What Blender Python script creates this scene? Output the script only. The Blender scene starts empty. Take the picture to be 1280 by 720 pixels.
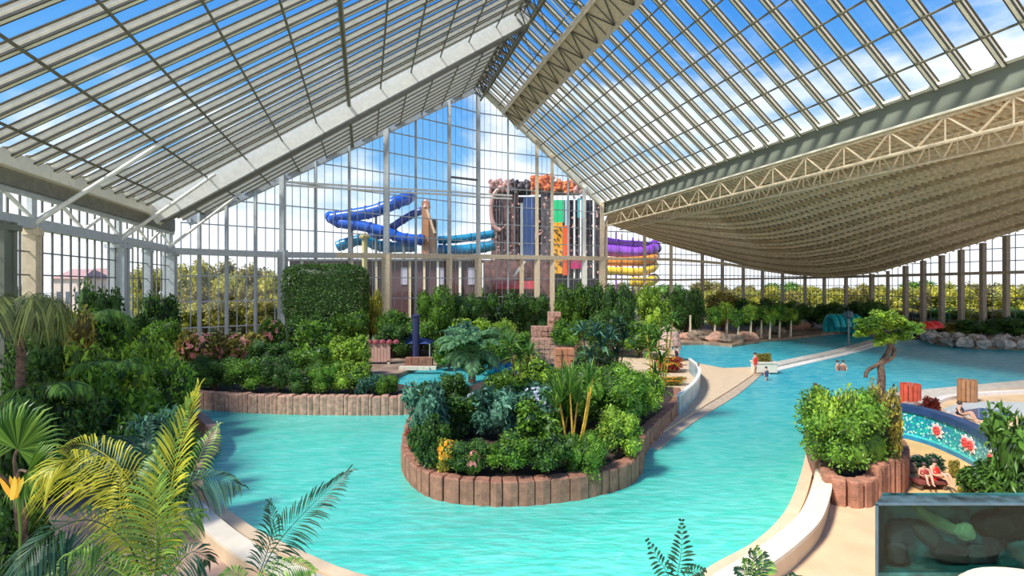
# Indoor lazy-river water park under a glass roof
import bpy, math, random
import numpy as np
from mathutils import Vector, Matrix, Euler

C = bpy.context.scene.collection
SC = bpy.context.scene
random.seed(7); RNG = np.random.default_rng(7)
F = 600.0; HY = 357.0; EYE = 7.0          # focal length in px of a 1280 px frame, horizon row, eye height

# ------------------------------------------------------------------ camera
cam = bpy.data.objects.new('camera', bpy.data.cameras.new('camera'))
C.objects.link(cam); SC.camera = cam
cam.location = (0, 0, EYE); cam.rotation_euler = (math.pi/2, 0, 0)
cam.data.sensor_width = 36.0; cam.data.lens = 36.0*F/1280.0
cam.data.shift_y = -(360.0-HY)/1280.0
cam.data.clip_start = 0.1; cam.data.clip_end = 3000

# ------------------------------------------------------------------ exposure, sky, sun
SC.view_settings.view_transform = 'Standard'
SC.view_settings.look = 'None'
SC.view_settings.gamma = 1.0
SC.view_settings.use_curve_mapping = False
SC.view_settings.exposure = 0.45
SUN_E, SUN_ANG, SKY_E = 5.2, 0.16, 0.95
SUN_ROT = (math.radians(38), math.radians(-14), math.radians(-38))

w = bpy.data.worlds.new('world'); SC.world = w; w.use_nodes = True
nt = w.node_tree; nt.nodes.clear()
def N(t, kind, **kw):
    n = t.nodes.new(kind)
    for k, v in kw.items(): setattr(n, k, v)
    return n
def math_node(t, op, a, b=None):
    n = N(t, 'ShaderNodeMath', operation=op)
    for i, v in enumerate((a, b)):
        if v is None: continue
        if isinstance(v, (int, float)): n.inputs[i].default_value = v
        else: t.links.new(v, n.inputs[i])
    return n.outputs[0]
tc = N(nt, 'ShaderNodeTexCoord'); sep = N(nt, 'ShaderNodeSeparateXYZ')
nt.links.new(tc.outputs['Generated'], sep.inputs[0])
ramp = N(nt, 'ShaderNodeValToRGB')
cr = ramp.color_ramp
cr.elements[0].position = 0.0; cr.elements[0].color = (0.36, 0.62, 0.86, 1)
cr.elements[1].position = 0.75; cr.elements[1].color = (0.02, 0.15, 0.58, 1)
e = cr.elements.new(0.25); e.color = (0.16, 0.44, 0.82, 1)
e = cr.elements.new(0.5); e.color = (0.045, 0.25, 0.70, 1)
nt.links.new(sep.outputs[2], ramp.inputs[0])
noi = N(nt, 'ShaderNodeTexNoise'); noi.inputs['Scale'].default_value = 3.2
noi.inputs['Detail'].default_value = 7; noi.inputs['Roughness'].default_value = 0.55
mp = N(nt, 'ShaderNodeMapping'); mp.inputs['Scale'].default_value = (1, 1, 2.4); mp.inputs['Location'].default_value = (3.1, 0.7, 0.2)
nt.links.new(tc.outputs['Generated'], mp.inputs[0]); nt.links.new(mp.outputs[0], noi.inputs['Vector'])
# more cloud towards the horizon and to the right, less high up on the left
low = math_node(nt, 'MULTIPLY', math_node(nt, 'SUBTRACT', 0.47, sep.outputs[2]), 1.1)
rgt = math_node(nt, 'MULTIPLY', sep.outputs[0], 0.12)
dx = math_node(nt, 'ADD', sep.outputs[0], 0.16)
gap = math_node(nt, 'MULTIPLY', math_node(nt, 'MAXIMUM', math_node(nt, 'SUBTRACT', 0.13, math_node(nt, 'ABSOLUTE', dx)), 0.0), 2.6)
s = math_node(nt, 'ADD', noi.outputs[0], low); s = math_node(nt, 'ADD', s, rgt); s = math_node(nt, 'SUBTRACT', s, gap)
cl = N(nt, 'ShaderNodeMapRange'); cl.interpolation_type = 'SMOOTHSTEP'
cl.inputs['From Min'].default_value = 0.56; cl.inputs['From Max'].default_value = 0.80
nt.links.new(s, cl.inputs['Value'])
mx = N(nt, 'ShaderNodeMix', data_type='RGBA')
nt.links.new(cl.outputs[0], mx.inputs[0]); nt.links.new(ramp.outputs[0], mx.inputs[6])
mx.inputs[7].default_value = (0.93, 0.95, 1.0, 1)
bg = N(nt, 'ShaderNodeBackground'); bg.inputs['Strength'].default_value = SKY_E
nt.links.new(mx.outputs[2], bg.inputs[0])
wo = N(nt, 'ShaderNodeOutputWorld'); nt.links.new(bg.outputs[0], wo.inputs[0])

sl = bpy.data.lights.new('sun', 'SUN'); sl.energy = SUN_E; sl.angle = SUN_ANG; sl.color = (1.0, 0.95, 0.86)
so = bpy.data.objects.new('sun', sl); C.objects.link(so); so.rotation_euler = SUN_ROT; so.location = (-20, -20, 60)

# ------------------------------------------------------------------ pixel -> point helpers (true distance given)
def W(px, py, Y): return Vector(((px-640)/F*Y, Y, EYE+(HY-py)/F*Y))
def G(px, py, z=0.0):
    Y = (EYE-z)*F/(py-HY); return Vector(((px-640)/F*Y, Y, z))
CS, SN = 0.956, 0.293
def A(p, a, z): return Vector((p*CS-a*SN, p*SN+a*CS, z+EYE))   # hall axes: p across, a along, z above the eye

# ------------------------------------------------------------------ materials
MATS = {}
def mat(name, col, rough=0.6, metal=0.0, var=0.12, scale=3.0, bump=0.0, bscale=20.0, spec=0.5, col2=None):
    if name in MATS: return MATS[name]
    m = bpy.data.materials.new(name); m.use_nodes = True; t = m.node_tree
    b = t.nodes['Principled BSDF']; b.inputs['Roughness'].default_value = rough; b.inputs['Metallic'].default_value = metal
    b.inputs['Specular IOR Level'].default_value = spec
    tc = N(t, 'ShaderNodeTexCoord'); no = N(t, 'ShaderNodeTexNoise'); no.inputs['Scale'].default_value = scale; no.inputs['Detail'].default_value = 5
    t.links.new(tc.outputs['Object'], no.inputs['Vector'])
    r = N(t, 'ShaderNodeValToRGB')
    c2 = col2 or tuple(max(0, c*(1-2.2*var)) for c in col)
    c1 = col if col2 else tuple(min(1, c*(1+var)) for c in col)
    r.color_ramp.elements[0].position = 0.3; r.color_ramp.elements[1].position = 0.7
    r.color_ramp.elements[0].color = (*c2, 1); r.color_ramp.elements[1].color = (*c1, 1)
    t.links.new(no.outputs[0], r.inputs[0]); t.links.new(r.outputs[0], b.inputs['Base Color'])
    if bump:
        n2 = N(t, 'ShaderNodeTexNoise'); n2.inputs['Scale'].default_value = bscale; n2.inputs['Detail'].default_value = 6
        t.links.new(tc.outputs['Object'], n2.inputs['Vector'])
        bu = N(t, 'ShaderNodeBump'); bu.inputs['Strength'].default_value = bump; bu.inputs['Distance'].default_value = 0.05
        t.links.new(n2.outputs[0], bu.inputs['Height']); t.links.new(bu.outputs[0], b.inputs['Normal'])
    MATS[name] = m; return m

def leafmat(name, dark, light, trans=0.35, rough=0.45):
    m = bpy.data.materials.new(name); m.use_nodes = True; t = m.node_tree
    b = t.nodes['Principled BSDF']; b.inputs['Roughness'].default_value = rough
    g = N(t, 'ShaderNodeNewGeometry'); r = N(t, 'ShaderNodeValToRGB')
    r.color_ramp.elements[0].color = (*dark, 1); r.color_ramp.elements[1].color = (*light, 1)
    t.links.new(g.outputs['Random Per Island'], r.inputs[0])
    t.links.new(r.outputs[0], b.inputs['Base Color'])
    tr = N(t, 'ShaderNodeBsdfTranslucent'); t.links.new(r.outputs[0], tr.inputs[0])
    mi = N(t, 'ShaderNodeMixShader'); mi.inputs[0].default_value = trans
    t.links.new(b.outputs[0], mi.inputs[1]); t.links.new(tr.outputs[0], mi.inputs[2])
    t.links.new(mi.outputs[0], t.nodes['Material Output'].inputs[0])
    MATS[name] = m; return m

def glassmat(name, tint=(0.95, 0.98, 1.0), gloss=0.06):
    m = bpy.data.materials.new(name); m.use_nodes = True; t = m.node_tree
    t.nodes.remove(t.nodes['Principled BSDF'])
    a = N(t, 'ShaderNodeBsdfTransparent'); a.inputs[0].default_value = (*tint, 1)
    gl = N(t, 'ShaderNodeBsdfGlossy'); gl.inputs['Roughness'].default_value = 0.05
    mi = N(t, 'ShaderNodeMixShader'); mi.inputs[0].default_value = gloss
    t.links.new(a.outputs[0], mi.inputs[1]); t.links.new(gl.outputs[0], mi.inputs[2])
    t.links.new(mi.outputs[0], t.nodes['Material Output'].inputs[0])
    MATS[name] = m; return m

cream = mat('cream_steel', (0.90, 0.83, 0.63), 0.45, var=0.05)
creamw = mat('white_steel', (0.90, 0.87, 0.76), 0.45, var=0.05)
bronze = mat('bronze_seal', (0.10, 0.085, 0.055), 0.5)
olive = mat('olive_steel', (0.16, 0.145, 0.085), 0.5)
grey = mat('grey_steel', (0.50, 0.53, 0.53), 0.4, var=0.06)
greyd = mat('dark_grey_steel', (0.20, 0.20, 0.18), 0.5)
fascia = mat('fascia_board', (0.20, 0.195, 0.155), 0.7)
beam_g = mat('sage_girder', (0.18, 0.195, 0.145), 0.6, var=0.08, scale=0.4)
tancol = mat('tan_column', (0.78, 0.63, 0.42), 0.5, var=0.08)
wood = mat('ceiling_timber', (0.52, 0.38, 0.21), 0.7, var=0.15, scale=1.2)
woodp = mat('pale_timber', (0.80, 0.63, 0.40), 0.7, var=0.12)
sand = mat('sand_paving', (0.66, 0.46, 0.27), 0.85, var=0.07, scale=1.0, bump=0.2)
sandy = mat('yellow_sand_paving', (0.66, 0.41, 0.16), 0.85, var=0.08, scale=1.0, bump=0.2)
coping = mat('cream_coping', (0.72, 0.53, 0.34), 0.7, var=0.05, scale=2)
benchm = mat('white_bench', (0.80, 0.68, 0.52), 0.6, var=0.04)
stone = mat('pink_stone', (0.40, 0.18, 0.11), 0.85, var=0.16, scale=4, bump=0.5)
stonel = mat('light_pink_stone', (0.60, 0.33, 0.23), 0.85, var=0.2, scale=5, bump=0.5)
rock = mat('brown_rock', (0.30, 0.22, 0.16), 0.9, var=0.3, scale=2, bump=0.6, bscale=5)
greyrock = mat('pale_rock', (0.55, 0.50, 0.45), 0.9, var=0.25, scale=2, bump=0.6, bscale=5)
soil = mat('planting_soil', (0.07, 0.045, 0.03), 0.95, var=0.3, scale=3, bump=0.5)
bark = mat('brown_bark', (0.16, 0.10, 0.065), 0.9, var=0.3, scale=6, bump=0.6)
cane = mat('yellow_cane', (0.70, 0.42, 0.05), 0.5, var=0.15, scale=5)
grass = mat('outdoor_grass', (0.20, 0.24, 0.06), 0.9, var=0.3, scale=0.15)
glass = glassmat('roof_glass', (0.93, 0.97, 1.0), 0.035)
wglass = glassmat('wall_glass', (0.95, 0.98, 1.0), 0.05)
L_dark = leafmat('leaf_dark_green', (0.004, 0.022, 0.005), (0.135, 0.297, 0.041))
L_mid = leafmat('leaf_mid_green', (0.008, 0.045, 0.006), (0.270, 0.513, 0.047))
L_bri = leafmat('leaf_bright_green', (0.015, 0.07, 0.008), (0.567, 0.810, 0.081))
L_yel = leafmat('leaf_yellow_green', (0.08, 0.12, 0.01), (0.85, 0.75, 0.10))
L_oli = leafmat('leaf_olive', (0.03, 0.035, 0.008), (0.648, 0.540, 0.095))
L_blu = leafmat('leaf_blue_green', (0.005, 0.035, 0.022), (0.216, 0.486, 0.297))
L_plm = leafmat('palm_green', (0.03, 0.12, 0.015), (0.297, 0.486, 0.068))
L_pal = leafmat('palm_yellow', (0.30, 0.33, 0.02), (0.80, 0.72, 0.06), 0.5)
L_red = leafmat('leaf_red', (0.20, 0.02, 0.01), (0.60, 0.10, 0.05))
L_dkp = leafmat('palm_dark', (0.006, 0.04, 0.022), (0.04, 0.13, 0.06))
FL_o = leafmat('petal_orange', (0.85, 0.25, 0.01), (1.0, 0.60, 0.03), 0.2)
FL_p = leafmat('petal_pink', (0.75, 0.18, 0.16), (0.95, 0.50, 0.42), 0.2)
FL_y = leafmat('petal_yellow', (0.9, 0.5, 0.02), (1.0, 0.8, 0.1), 0.2)
FL_w = leafmat('petal_lilac', (0.45, 0.45, 0.65), (0.85, 0.82, 0.95), 0.2)
def plain(name, c, rough=0.5, **k): return mat(name, c, rough, var=0.06, **k)

# ------------------------------------------------------------------ mesh builder
class MB:
    def __init__(s): s.v = []; s.f = []
    def add(s, vs, fs):
        b = len(s.v); s.v += [tuple(x) for x in vs]; s.f += [tuple(i+b for i in f) for f in fs]; return s
    def box(s, c, sz, rot=None):
        c = Vector(c); vs = []
        for dz in (-.5, .5):
            for dx, dy in ((-.5, -.5), (.5, -.5), (.5, .5), (-.5, .5)):
                v = Vector((dx*sz[0], dy*sz[1], dz*sz[2]))
                if rot is not None: v = rot @ v
                vs.append(c+v)
        return s.add(vs, [(0,3,2,1),(4,5,6,7),(0,1,5,4),(1,2,6,5),(2,3,7,6),(3,0,4,7)])
    def bar(s, a, b, wd, ht, up=(0,0,1), off=0.0):
        """box along a-b, wd sideways, ht along 'up'"""
        a = Vector(a); b = Vector(b); d = (b-a).normalized(); up = Vector(up)
        sd = d.cross(up)
        if sd.length < 1e-4: sd = d.cross(Vector((0,1,0)))
        sd.normalize(); u = sd.cross(d).normalized()
        vs = []
        for P in (a, b):
            for x, y in ((-.5,-.5),(.5,-.5),(.5,.5),(-.5,.5)): vs.append(P+sd*x*wd+u*(y*ht+off))
        return s.add(vs, [(0,1,2,3),(7,6,5,4),(0,4,5,1),(1,5,6,2),(2,6,7,3),(3,7,4,0)])
    def tube(s, pts, r, n=6, caps=True):
        pts = [Vector(p) for p in pts]; m = len(pts)
        rs = r if isinstance(r, (list, tuple)) else [r]*m
        b = len(s.v); prev = None
        for i, p in enumerate(pts):
            t = (pts[min(i+1, m-1)]-pts[max(i-1, 0)]).normalized()
            if prev is None:
                x = t.cross(Vector((0,0,1)))
                if x.length < 1e-3: x = t.cross(Vector((1,0,0)))
            else:
                x = prev - t*prev.dot(t)
            x.normalize(); prev = x; y = t.cross(x)
            for k in range(n):
                q = 2*math.pi*k/n
                s.v.append(tuple(p+(x*math.cos(q)+y*math.sin(q))*rs[i]))
        for i in range(m-1):
            for k in range(n):
                s.f.append((b+i*n+k, b+i*n+(k+1) % n, b+(i+1)*n+(k+1) % n, b+(i+1)*n+k))
        if caps:
            s.f.append(tuple(b+k for k in range(n))[::-1]); s.f.append(tuple(b+(m-1)*n+k for k in range(n)))
        return s
    def lathe(s, c, prof, n=16, a0=0.0, a1=2*math.pi, sx=1.0, sy=1.0):
        c = Vector(c); b = len(s.v); full = abs(a1-a0-2*math.pi) < 1e-4; m = n if full else n+1
        for r, z in prof:
            for k in range(m):
                q = a0+(a1-a0)*k/n
                s.v.append((c.x+r*sx*math.cos(q), c.y+r*sy*math.sin(q), c.z+z))
        for i in range(len(prof)-1):
            for k in range(n):
                k2 = (k+1) % m if full else k+1
                s.f.append((b+i*m+k, b+i*m+k2, b+(i+1)*m+k2, b+(i+1)*m+k))
        return s
    def prism(s, poly, z0, z1):
        """poly: list of (x,y); solid between z0 and z1"""
        n = len(poly); ar = sum(poly[i][0]*poly[(i+1) % n][1]-poly[(i+1) % n][0]*poly[i][1] for i in range(n))
        if ar < 0: poly = poly[::-1]
        vs = [(p[0], p[1], z0) for p in poly]+[(p[0], p[1], z1) for p in poly]
        fs = [tuple(range(n))[::-1], tuple(range(n, 2*n))]+[(i, (i+1) % n, n+(i+1) % n, n+i) for i in range(n)]
        return s.add(vs, fs)
    def wall(s, path, wd, z0, z1, off=0.0):
        """rectangular section swept along an XY path (width centred at off to the left)"""
        pts = [Vector((p[0], p[1])) for p in path]; m = len(pts); b = len(s.v)
        for i, p in enumerate(pts):
            t = (pts[min(i+1, m-1)]-pts[max(i-1, 0)]).normalized(); nrm = Vector((-t.y, t.x))
            za = z0[i] if isinstance(z0, (list, tuple)) else z0; zb = z1[i] if isinstance(z1, (list, tuple)) else z1
            q0 = p+nrm*(off-wd/2); q1 = p+nrm*(off+wd/2)
            s.v += [(q0.x,q0.y,za),(q1.x,q1.y,za),(q1.x,q1.y,zb),(q0.x,q0.y,zb)]
        for i in range(m-1):
            for k in range(4):
                s.f.append((b+i*4+k, b+(i+1)*4+k, b+(i+1)*4+(k+1) % 4, b+i*4+(k+1) % 4))
        s.f.append((b,b+1,b+2,b+3)); e = b+(m-1)*4; s.f.append((e+3,e+2,e+1,e))
        return s
    def blob(s, c, r, sub=2, jit=0.15, seed=0, flat=None):
        """lumpy rock"""
        rr = random.Random(seed); c = Vector(c); r = (r, r, r) if isinstance(r, (int, float)) else r
        n1, n2 = 5+sub*2, 8+sub*3; b = len(s.v)
        ph = [rr.uniform(0, 6.28) for _ in range(6)]
        for i in range(n1+1):
            th = math.pi*i/n1
            for k in range(n2):
                q = 2*math.pi*k/n2
                d = Vector((math.sin(th)*math.cos(q), math.sin(th)*math.sin(q), math.cos(th)))
                m = 1+jit*(math.sin(d.x*4+ph[0])+math.sin(d.y*5+ph[1])+math.sin(d.z*4+ph[2])+.6*math.sin(d.x*9+d.y*7+ph[3]))
                if flat: d = Vector([math.copysign(abs(x)**flat, x) for x in d])
                s.v.append((c.x+d.x*r[0]*m, c.y+d.y*r[1]*m, c.z+d.z*r[2]*m))
        for i in range(n1):
            for k in range(n2):
                s.f.append((b+i*n2+k, b+(i+1)*n2+k, b+(i+1)*n2+(k+1) % n2, b+i*n2+(k+1) % n2))
        return s
    def mesh(s, name, org=(0,0,0), smooth=False):
        me = bpy.data.meshes.new(name)
        v = np.array(s.v, dtype=float)-np.array(org, dtype=float)
        me.from_pydata(v.tolist(), [], s.f)
        if smooth: me.polygons.foreach_set('use_smooth', [True]*len(me.polygons))
        me.update(); return me
    def build(s, name, m, parent=None, smooth=False, org=None):
        if parent is not None: org = parent['_o'] if '_o' in parent else world_origin(parent)
        if org is None: org = (0,0,0)
        o = bpy.data.objects.new(name, s.mesh(name, org, smooth)); o.data.materials.append(m)
        C.objects.link(o)
        if parent is not None: o.parent = parent
        else: o.location = org
        return o
def world_origin(o):
    v = Vector(o.location); p = o.parent
    while p is not None: v += Vector(p.location); p = p.parent
    return tuple(v)
def thing(name, label, cat, loc=(0,0,0), group=None):
    o = bpy.data.objects.new(name, None); C.objects.link(o); o.location = loc; o.empty_display_size = 0.3
    o['label'] = label; o['category'] = cat
    if group: o['group'] = group
    return o
def tag(o, label, cat, group=None, kind=None):
    o['label'] = label; o['category'] = cat
    if group: o['group'] = group
    if kind: o['kind'] = kind
    return o
def struct(name, loc=(0,0,0), label=None):
    o = bpy.data.objects.new(name, None); C.objects.link(o); o.location = loc; o['kind'] = 'structure'
    if label: o['label'] = label
    return o
def tagst(o, label=None):
    o['kind'] = 'structure'
    if label: o['label'] = label
    return o
def smoothpath(pts, n=6):
    P = [Vector(p) for p in pts]; out = []
    for i in range(len(P)-1):
        p0 = P[max(i-1, 0)]; p1 = P[i]; p2 = P[i+1]; p3 = P[min(i+2, len(P)-1)]
        for k in range(n):
            t = k/n
            out.append(0.5*((2*p1)+(p2-p0)*t+(2*p0-5*p1+4*p2-p3)*t*t+(3*p1-p0-3*p2+p3)*t**3))
    out.append(P[-1]); return out
def interp(x, xs, ys):
    if x <= xs[0]: return ys[0]
    for i in range(len(xs)-1):
        if x <= xs[i+1]: return ys[i]+(ys[i+1]-ys[i])*(x-xs[i])/(xs[i+1]-xs[i])
    return ys[-1]
# ================================================================== STRUCTURE
# ------- the two glazed slopes
PE, PR, PQ = -17.1, 15.6, 35.6            # left eave, ridge, right eave (across the hall)
def zl(p): return 18.15+0.67*p
def zr(p): return 40.77-0.78*p
def ztop(p): return min(zl(p), zr(p))
def verge(p): return interp(p, [PE-1, PE, PR, PQ, PQ+1], [54.6, 55.0, 66.3, 67.4, 67.4])
A0 = 8.0
nl = Vector((0.67*CS*-1, 0.67*SN*-1, 1)).normalized()   # normals (up)
nr = Vector((0.78*CS, 0.78*SN, 1)).normalized()
def rafter(roof, a, z, p0, p1, nrm, dep=0.42, wd=0.24, big=False):
    g = MB(); q0 = A(p0, a, z(p0)); q1 = A(p1, a, z(p1))
    g.bar(q0, q1, wd*0.45, dep, nrm, -dep/2)
    g.bar(q0, q1, wd*0.75, 0.06, nrm, -dep*0.5)
    o = g.build('rafter', cream, roof)
    g2 = MB(); g2.bar(q0, q1, wd*.8, 0.06, nrm, -dep-.01); g2.build('bottom_plate', cream, o)
    f = MB(); ax_ = (q1-q0).normalized().cross(nrm).normalized()*wd*.5
    for s_ in (-1, 1): f.bar(q0+ax_*s_, q1+ax_*s_, 0.07, 0.09, nrm, -dep)
    f.bar(q0, q1, wd*1.1, 0.05, nrm, -0.02)
    f.build('flange', bronze, o)
    return o
for side in (0, 1):
    roof = struct('ceiling', label='left glazed roof slope of cream rafters and glass' if side == 0 else 'right glazed roof slope of cream rafters and glass')
    z = (zl, zr)[side]; nrm = (nl, nr)[side]; lo, hi = ((PE, PR), (PR, PQ))[side]
    a = A0
    while a < 67.2:
        p0, p1 = lo, hi
        if side == 0 and a > 55:
            p0 = lo+(a-55)/(66.3-55)*(PR-lo)
        if side == 1 and a > 66.3: p0 = lo+(a-66.3)/1.1*(PQ-PR)
        if p1-p0 > 0.6 and not (side == 0 and 46.2 < a < 47.6): rafter(roof, a, z, p0, p1, nrm)
        a += 1.7 if a < 47 or side == 1 else 1.35
    ps = [1.1+2.8*k for k in range(-7, 6)] if side == 0 else [16.5, 18.7]+[23+2.15*k for k in range(0, 6)]
    for p in ps:
        if not lo < p < hi: continue
        r = 0.13 if side == 0 and abs(p+1.7) < 0.1 else 0.075
        MB().tube([A(p, A0, z(p))-nrm*0.55, A(p, verge(p)-0.2, z(p))-nrm*0.55], 0.17 if abs(p+1.7) < 0.1 else r, 6).build('purlin', olive, roof)
    # verge trim
    MB().bar(A(lo, verge(lo), z(lo)), A(hi, verge(hi), z(hi)), 0.5, 0.8, nrm, -0.45).build('verge_beam', cream if side else grey, roof)
    gl = MB(); gl.add([A(lo, A0, z(lo)), A(lo, verge(lo), z(lo)), A(hi, verge(hi), z(hi)), A(hi, A0, z(hi))], [(0,1,2,3)])
    gl.build('glass_pane', glass, roof)
    if side == 0:
        # deep white main rafter
        g = MB(); g.bar(A(lo-0.3, 47, zl(lo-0.3)), A(hi, 47, zl(hi)), 0.9, 1.5, nl, -0.9)
        o = g.build('main_rafter', creamw, roof)
        g = MB(); g.bar(A(lo, 47, zl(lo)), A(hi, 47, zl(hi)), 1.0, 0.12, nl, -1.68); g.build('flange', greyd, o)
        # gutter along the eave
        g = MB(); g.bar(A(PE+.15, A0, zl(PE)-0.42), A(PE+.15, 50.5, zl(PE)-0.42), 0.45, 0.75); o = g.build('gutter', cream, roof)
        g = MB(); a = 10
        while a < 50: g.box(A(PE+0.1, a, zl(PE)+0.05), (0.5, 0.35, 0.4)); a += 1.7
        g.build('bracket', olive, o)
        g = MB(); a = 42.9
        # struts from the column heads to the roof
        for ac in (33.9, 43.9, 53.0):
            p1 = PE+5.2; g = MB(); g.tube([A(-17.9, ac, 3.5), A(p1, min(ac+1.5, 54), zl(p1)-0.9)], 0.13, 8)
            g.build('strut', creamw, roof)
    else:
        # service walkway truss hanging under the slope
        wk = MB(); q = lambda p, a: A(p, a, zr(p)-1.5)
        wk.add([q(18.8,20), q(18.8,66), q(21,66), q(21,20)], [(0,1,2,3)]); wk.bar(q(18.8,20), q(18.8,66), 0.14, 0.7); wk.bar(q(21,20), q(21,66), 0.14, 0.9)
        wo_ = wk.build('walkway_truss', tancol, roof)
        a = 20.0; lt = MB(); k = 0
        while a < 65:
            x0, x1 = ((18.8, 21), (21, 18.8))[k % 2]
            lt.tube([q(x0, a)-Vector((0,0,.12)), q(x1, a+1.6)-Vector((0,0,.12))], 0.06, 5)
            lt.tube([q(18.8, a)-Vector((0,0,.12)), q(21, a)-Vector((0,0,.12))], 0.05, 5); a += 1.6; k += 1
        lt.build('lattice', bronze, wo_)
        # raking cable ties between ridge and walkway
        for a in (26, 31, 36, 41, 46):
            MB().tube([A(PR, a, zr(PR)-1.8), A(18.8, a+0.6, zr(18.8)-1.6)], 0.07, 5).build('tie', creamw, roof)
        for a in (28, 38, 43, 48, 53):
            MB().tube([A(PR, a, zr(PR)-1.0), A(17.6, a+2.4, zr(17.6)-1.2), A(18.6, a+1.0, zr(18.6)-1.4)], 0.04, 5).build('cable', bronze, roof)
# ridge truss
rt = struct('trim_1', label='dark lattice ridge truss where the two glass slopes meet')
for dp, dz, r in ((-1.0, -1.1, .13), (1.0, -1.1, .13), (0, -2.5, .15), (0, -0.2, .16)):
    MB().tube([A(PR+dp, 10, zl(PR)+dz), A(PR+dp, 66, zl(PR)+dz)], r, 6).build('chord', olive, rt)
g = MB(); a = 10; k = 0
while a < 65:
    for dp in (-1.0, 1.0):
        g.tube([A(PR+dp, a, zl(PR)-1.1), A(PR, a+0.8, zl(PR)-2.5), A(PR+dp, a+1.6, zl(PR)-1.1)], 0.07, 5)
        g.tube([A(PR+dp, a, zl(PR)-1.1), A(PR, a+.8, zl(PR)-.2), A(PR+dp, a+1.6, zl(PR)-1.1)], 0.06, 5)
    a += 1.6
g.build('lattice', bronze, rt)

# ------- left side wall
PW = -18.0
wl = struct('wall_left', label='left glass side wall with grey steel columns and truss')
def zb(a): return 3.49
MB().bar(A(PW, 8, 3.49), A(PW, 54.3, 3.49), 0.45, 0.62).build('beam', grey, wl)
MB().tube([A(PW+0.2, 8, 5.1), A(PW+0.2, 54, 5.1)], 0.22, 8).build('truss_chord', grey, wl)
MB().bar(A(PW+0.5, 8, 5.75), A(PW+0.5, 53.5, 5.75), 0.2, 1.15).build('fascia_board', fascia, wl)
MB().bar(A(PW-0.3, 8, 6.5), A(PW-0.3, 54, 6.5), 1.2, 0.15).build('soffit_board', fascia, wl)
for ac, wd, m in ((23.9, .8, grey), (31.2, 1.0, beam_g), (33.9, .55, tancol), (43.9, .95, grey), (49.0, .5, grey), (54.0, .85, grey)):
    g = MB(); base = A(PW, ac, 0); g.bar((base.x, base.y, 0.1), (base.x, base.y, EYE+3.3), wd*0.42, wd, (CS, SN, 0))
    s_ = Vector((-SN, CS, 0))*wd*0.36
    g.bar((base.x+s_.x, base.y+s_.y, 0.1), (base.x+s_.x, base.y+s_.y, EYE+3.3), wd*0.26, wd*1.15, (CS, SN, 0))
    g.bar((base.x-s_.x, base.y-s_.y, 0.1), (base.x-s_.x, base.y-s_.y, EYE+3.3), wd*0.26, wd*1.15, (CS, SN, 0))
    g.box((base.x, base.y, EYE+3.0), (wd*1.3, wd*1.3, 0.3)); g.build('column', m, wl)
    if wd > 0.5: MB().bar(A(PW, ac, 3.5), A(PW, ac, 5.2), 0.3, 0.3).build('post', grey, wl)
g = MB(); a = 8.9
while a < 54:
    g2 = MB(); g2.tube([A(PW+.1, a, 3.7), A(PW+.1, min(a+2.5, 54), 5.0)], 0.11, 6).build('truss_web', creamw, wl)
    if a+5 < 54: MB().tube([A(PW+.1, a+2.5, 5.0), A(PW+.1, a+5, 3.7)], 0.11, 6).build('truss_web', creamw, wl)
    a += 5
g = MB(); a = 12
while a < 54:
    g.bar(A(PW, a, -6.8), A(PW, a, 5.3), 0.07, 0.1); a += 0.95
for z in (-3.0, 0.6, 1.9): g.bar(A(PW, 8, z), A(PW, 54, z), 0.06, 0.08)
g.build('glazing_frame', greyd, wl)
g = MB(); g.add([A(PW-.05, 8, -6.9), A(PW-.05, 54.3, -6.9), A(PW-.05, 54.3, 6.6), A(PW-.05, 8, 6.6)], [(0,1,2,3)]); g.build('glass_pane', wglass, wl)

# ------- back wall and right wall path (plan of the glass skin)
cor = A(PW, 54.3, 0); mid = A(PR, 66.35, 0); eq = A(PQ, 67.5, 0)
PATH = [(cor.x, cor.y), (mid.x, mid.y), (eq.x, eq.y)]
for px, Y in ((840, 78), (902, 81), (960, 86), (1000, 90), (1045, 85), (1100, 79), (1200, 69.5), (1280, 64), (1400, 56), (1600, 48), (2000, 36)):
    PATH.append(((px-640)/F*Y, Y))
def wp(px):
    u = (px-640)/F
    for i in range(len(PATH)-1):
        (x0, y0), (x1, y1) = PATH[i], PATH[i+1]
        d = (x1-x0)-u*(y1-y0)
        if abs(d) < 1e-9: continue
        t = (u*y0-x0)/d
        if -1e-6 <= t <= 1+1e-6: return Vector((x0+(x1-x0)*t, y0+(y1-y0)*t, 0))
    return None
CEX = [757, 800, 840, 900, 950, 1000, 1045, 1100, 1200, 1280, 1400, 1600, 2000]
CEY = [276, 290, 305, 322, 336, 344, 347, 341, 312, 287, 250, 205, 150]
def ztopw(px):
    q = wp(px)
    if px <= 755: return ztop(q.x*CS+q.y*SN)-0.35
    return (HY-interp(px, CEX, CEY))/F*q.y
def zbeam(px):
    q = wp(px); y = interp(px, [214, 360, 480, 600, 755, 840, 900, 955, 1000, 1060, 1280, 1600], [314, 319, 320, 321, 323.5, 324.5, 329, 338, 344.5, 345, 340, 330])
    return (HY-y)/F*q.y
back = struct('wall_back', label='back gable wall of glass between tall columns')
rightw = struct('wall_right', label='far right glass wall of many slim brown columns')
main = {214:(.7,grey),355:(.8,grey),484:(1.0,tancol),562:(.75,tancol),598:(.95,tancol),652:(.6,woodp),671:(.8,tancol),690:(.7,tancol),730:(.75,creamw),752:(.9,tancol)}
med = [250, 284, 320, 395, 437, 520, 635, 710]
edges = sorted(list(main)+med)
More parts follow.
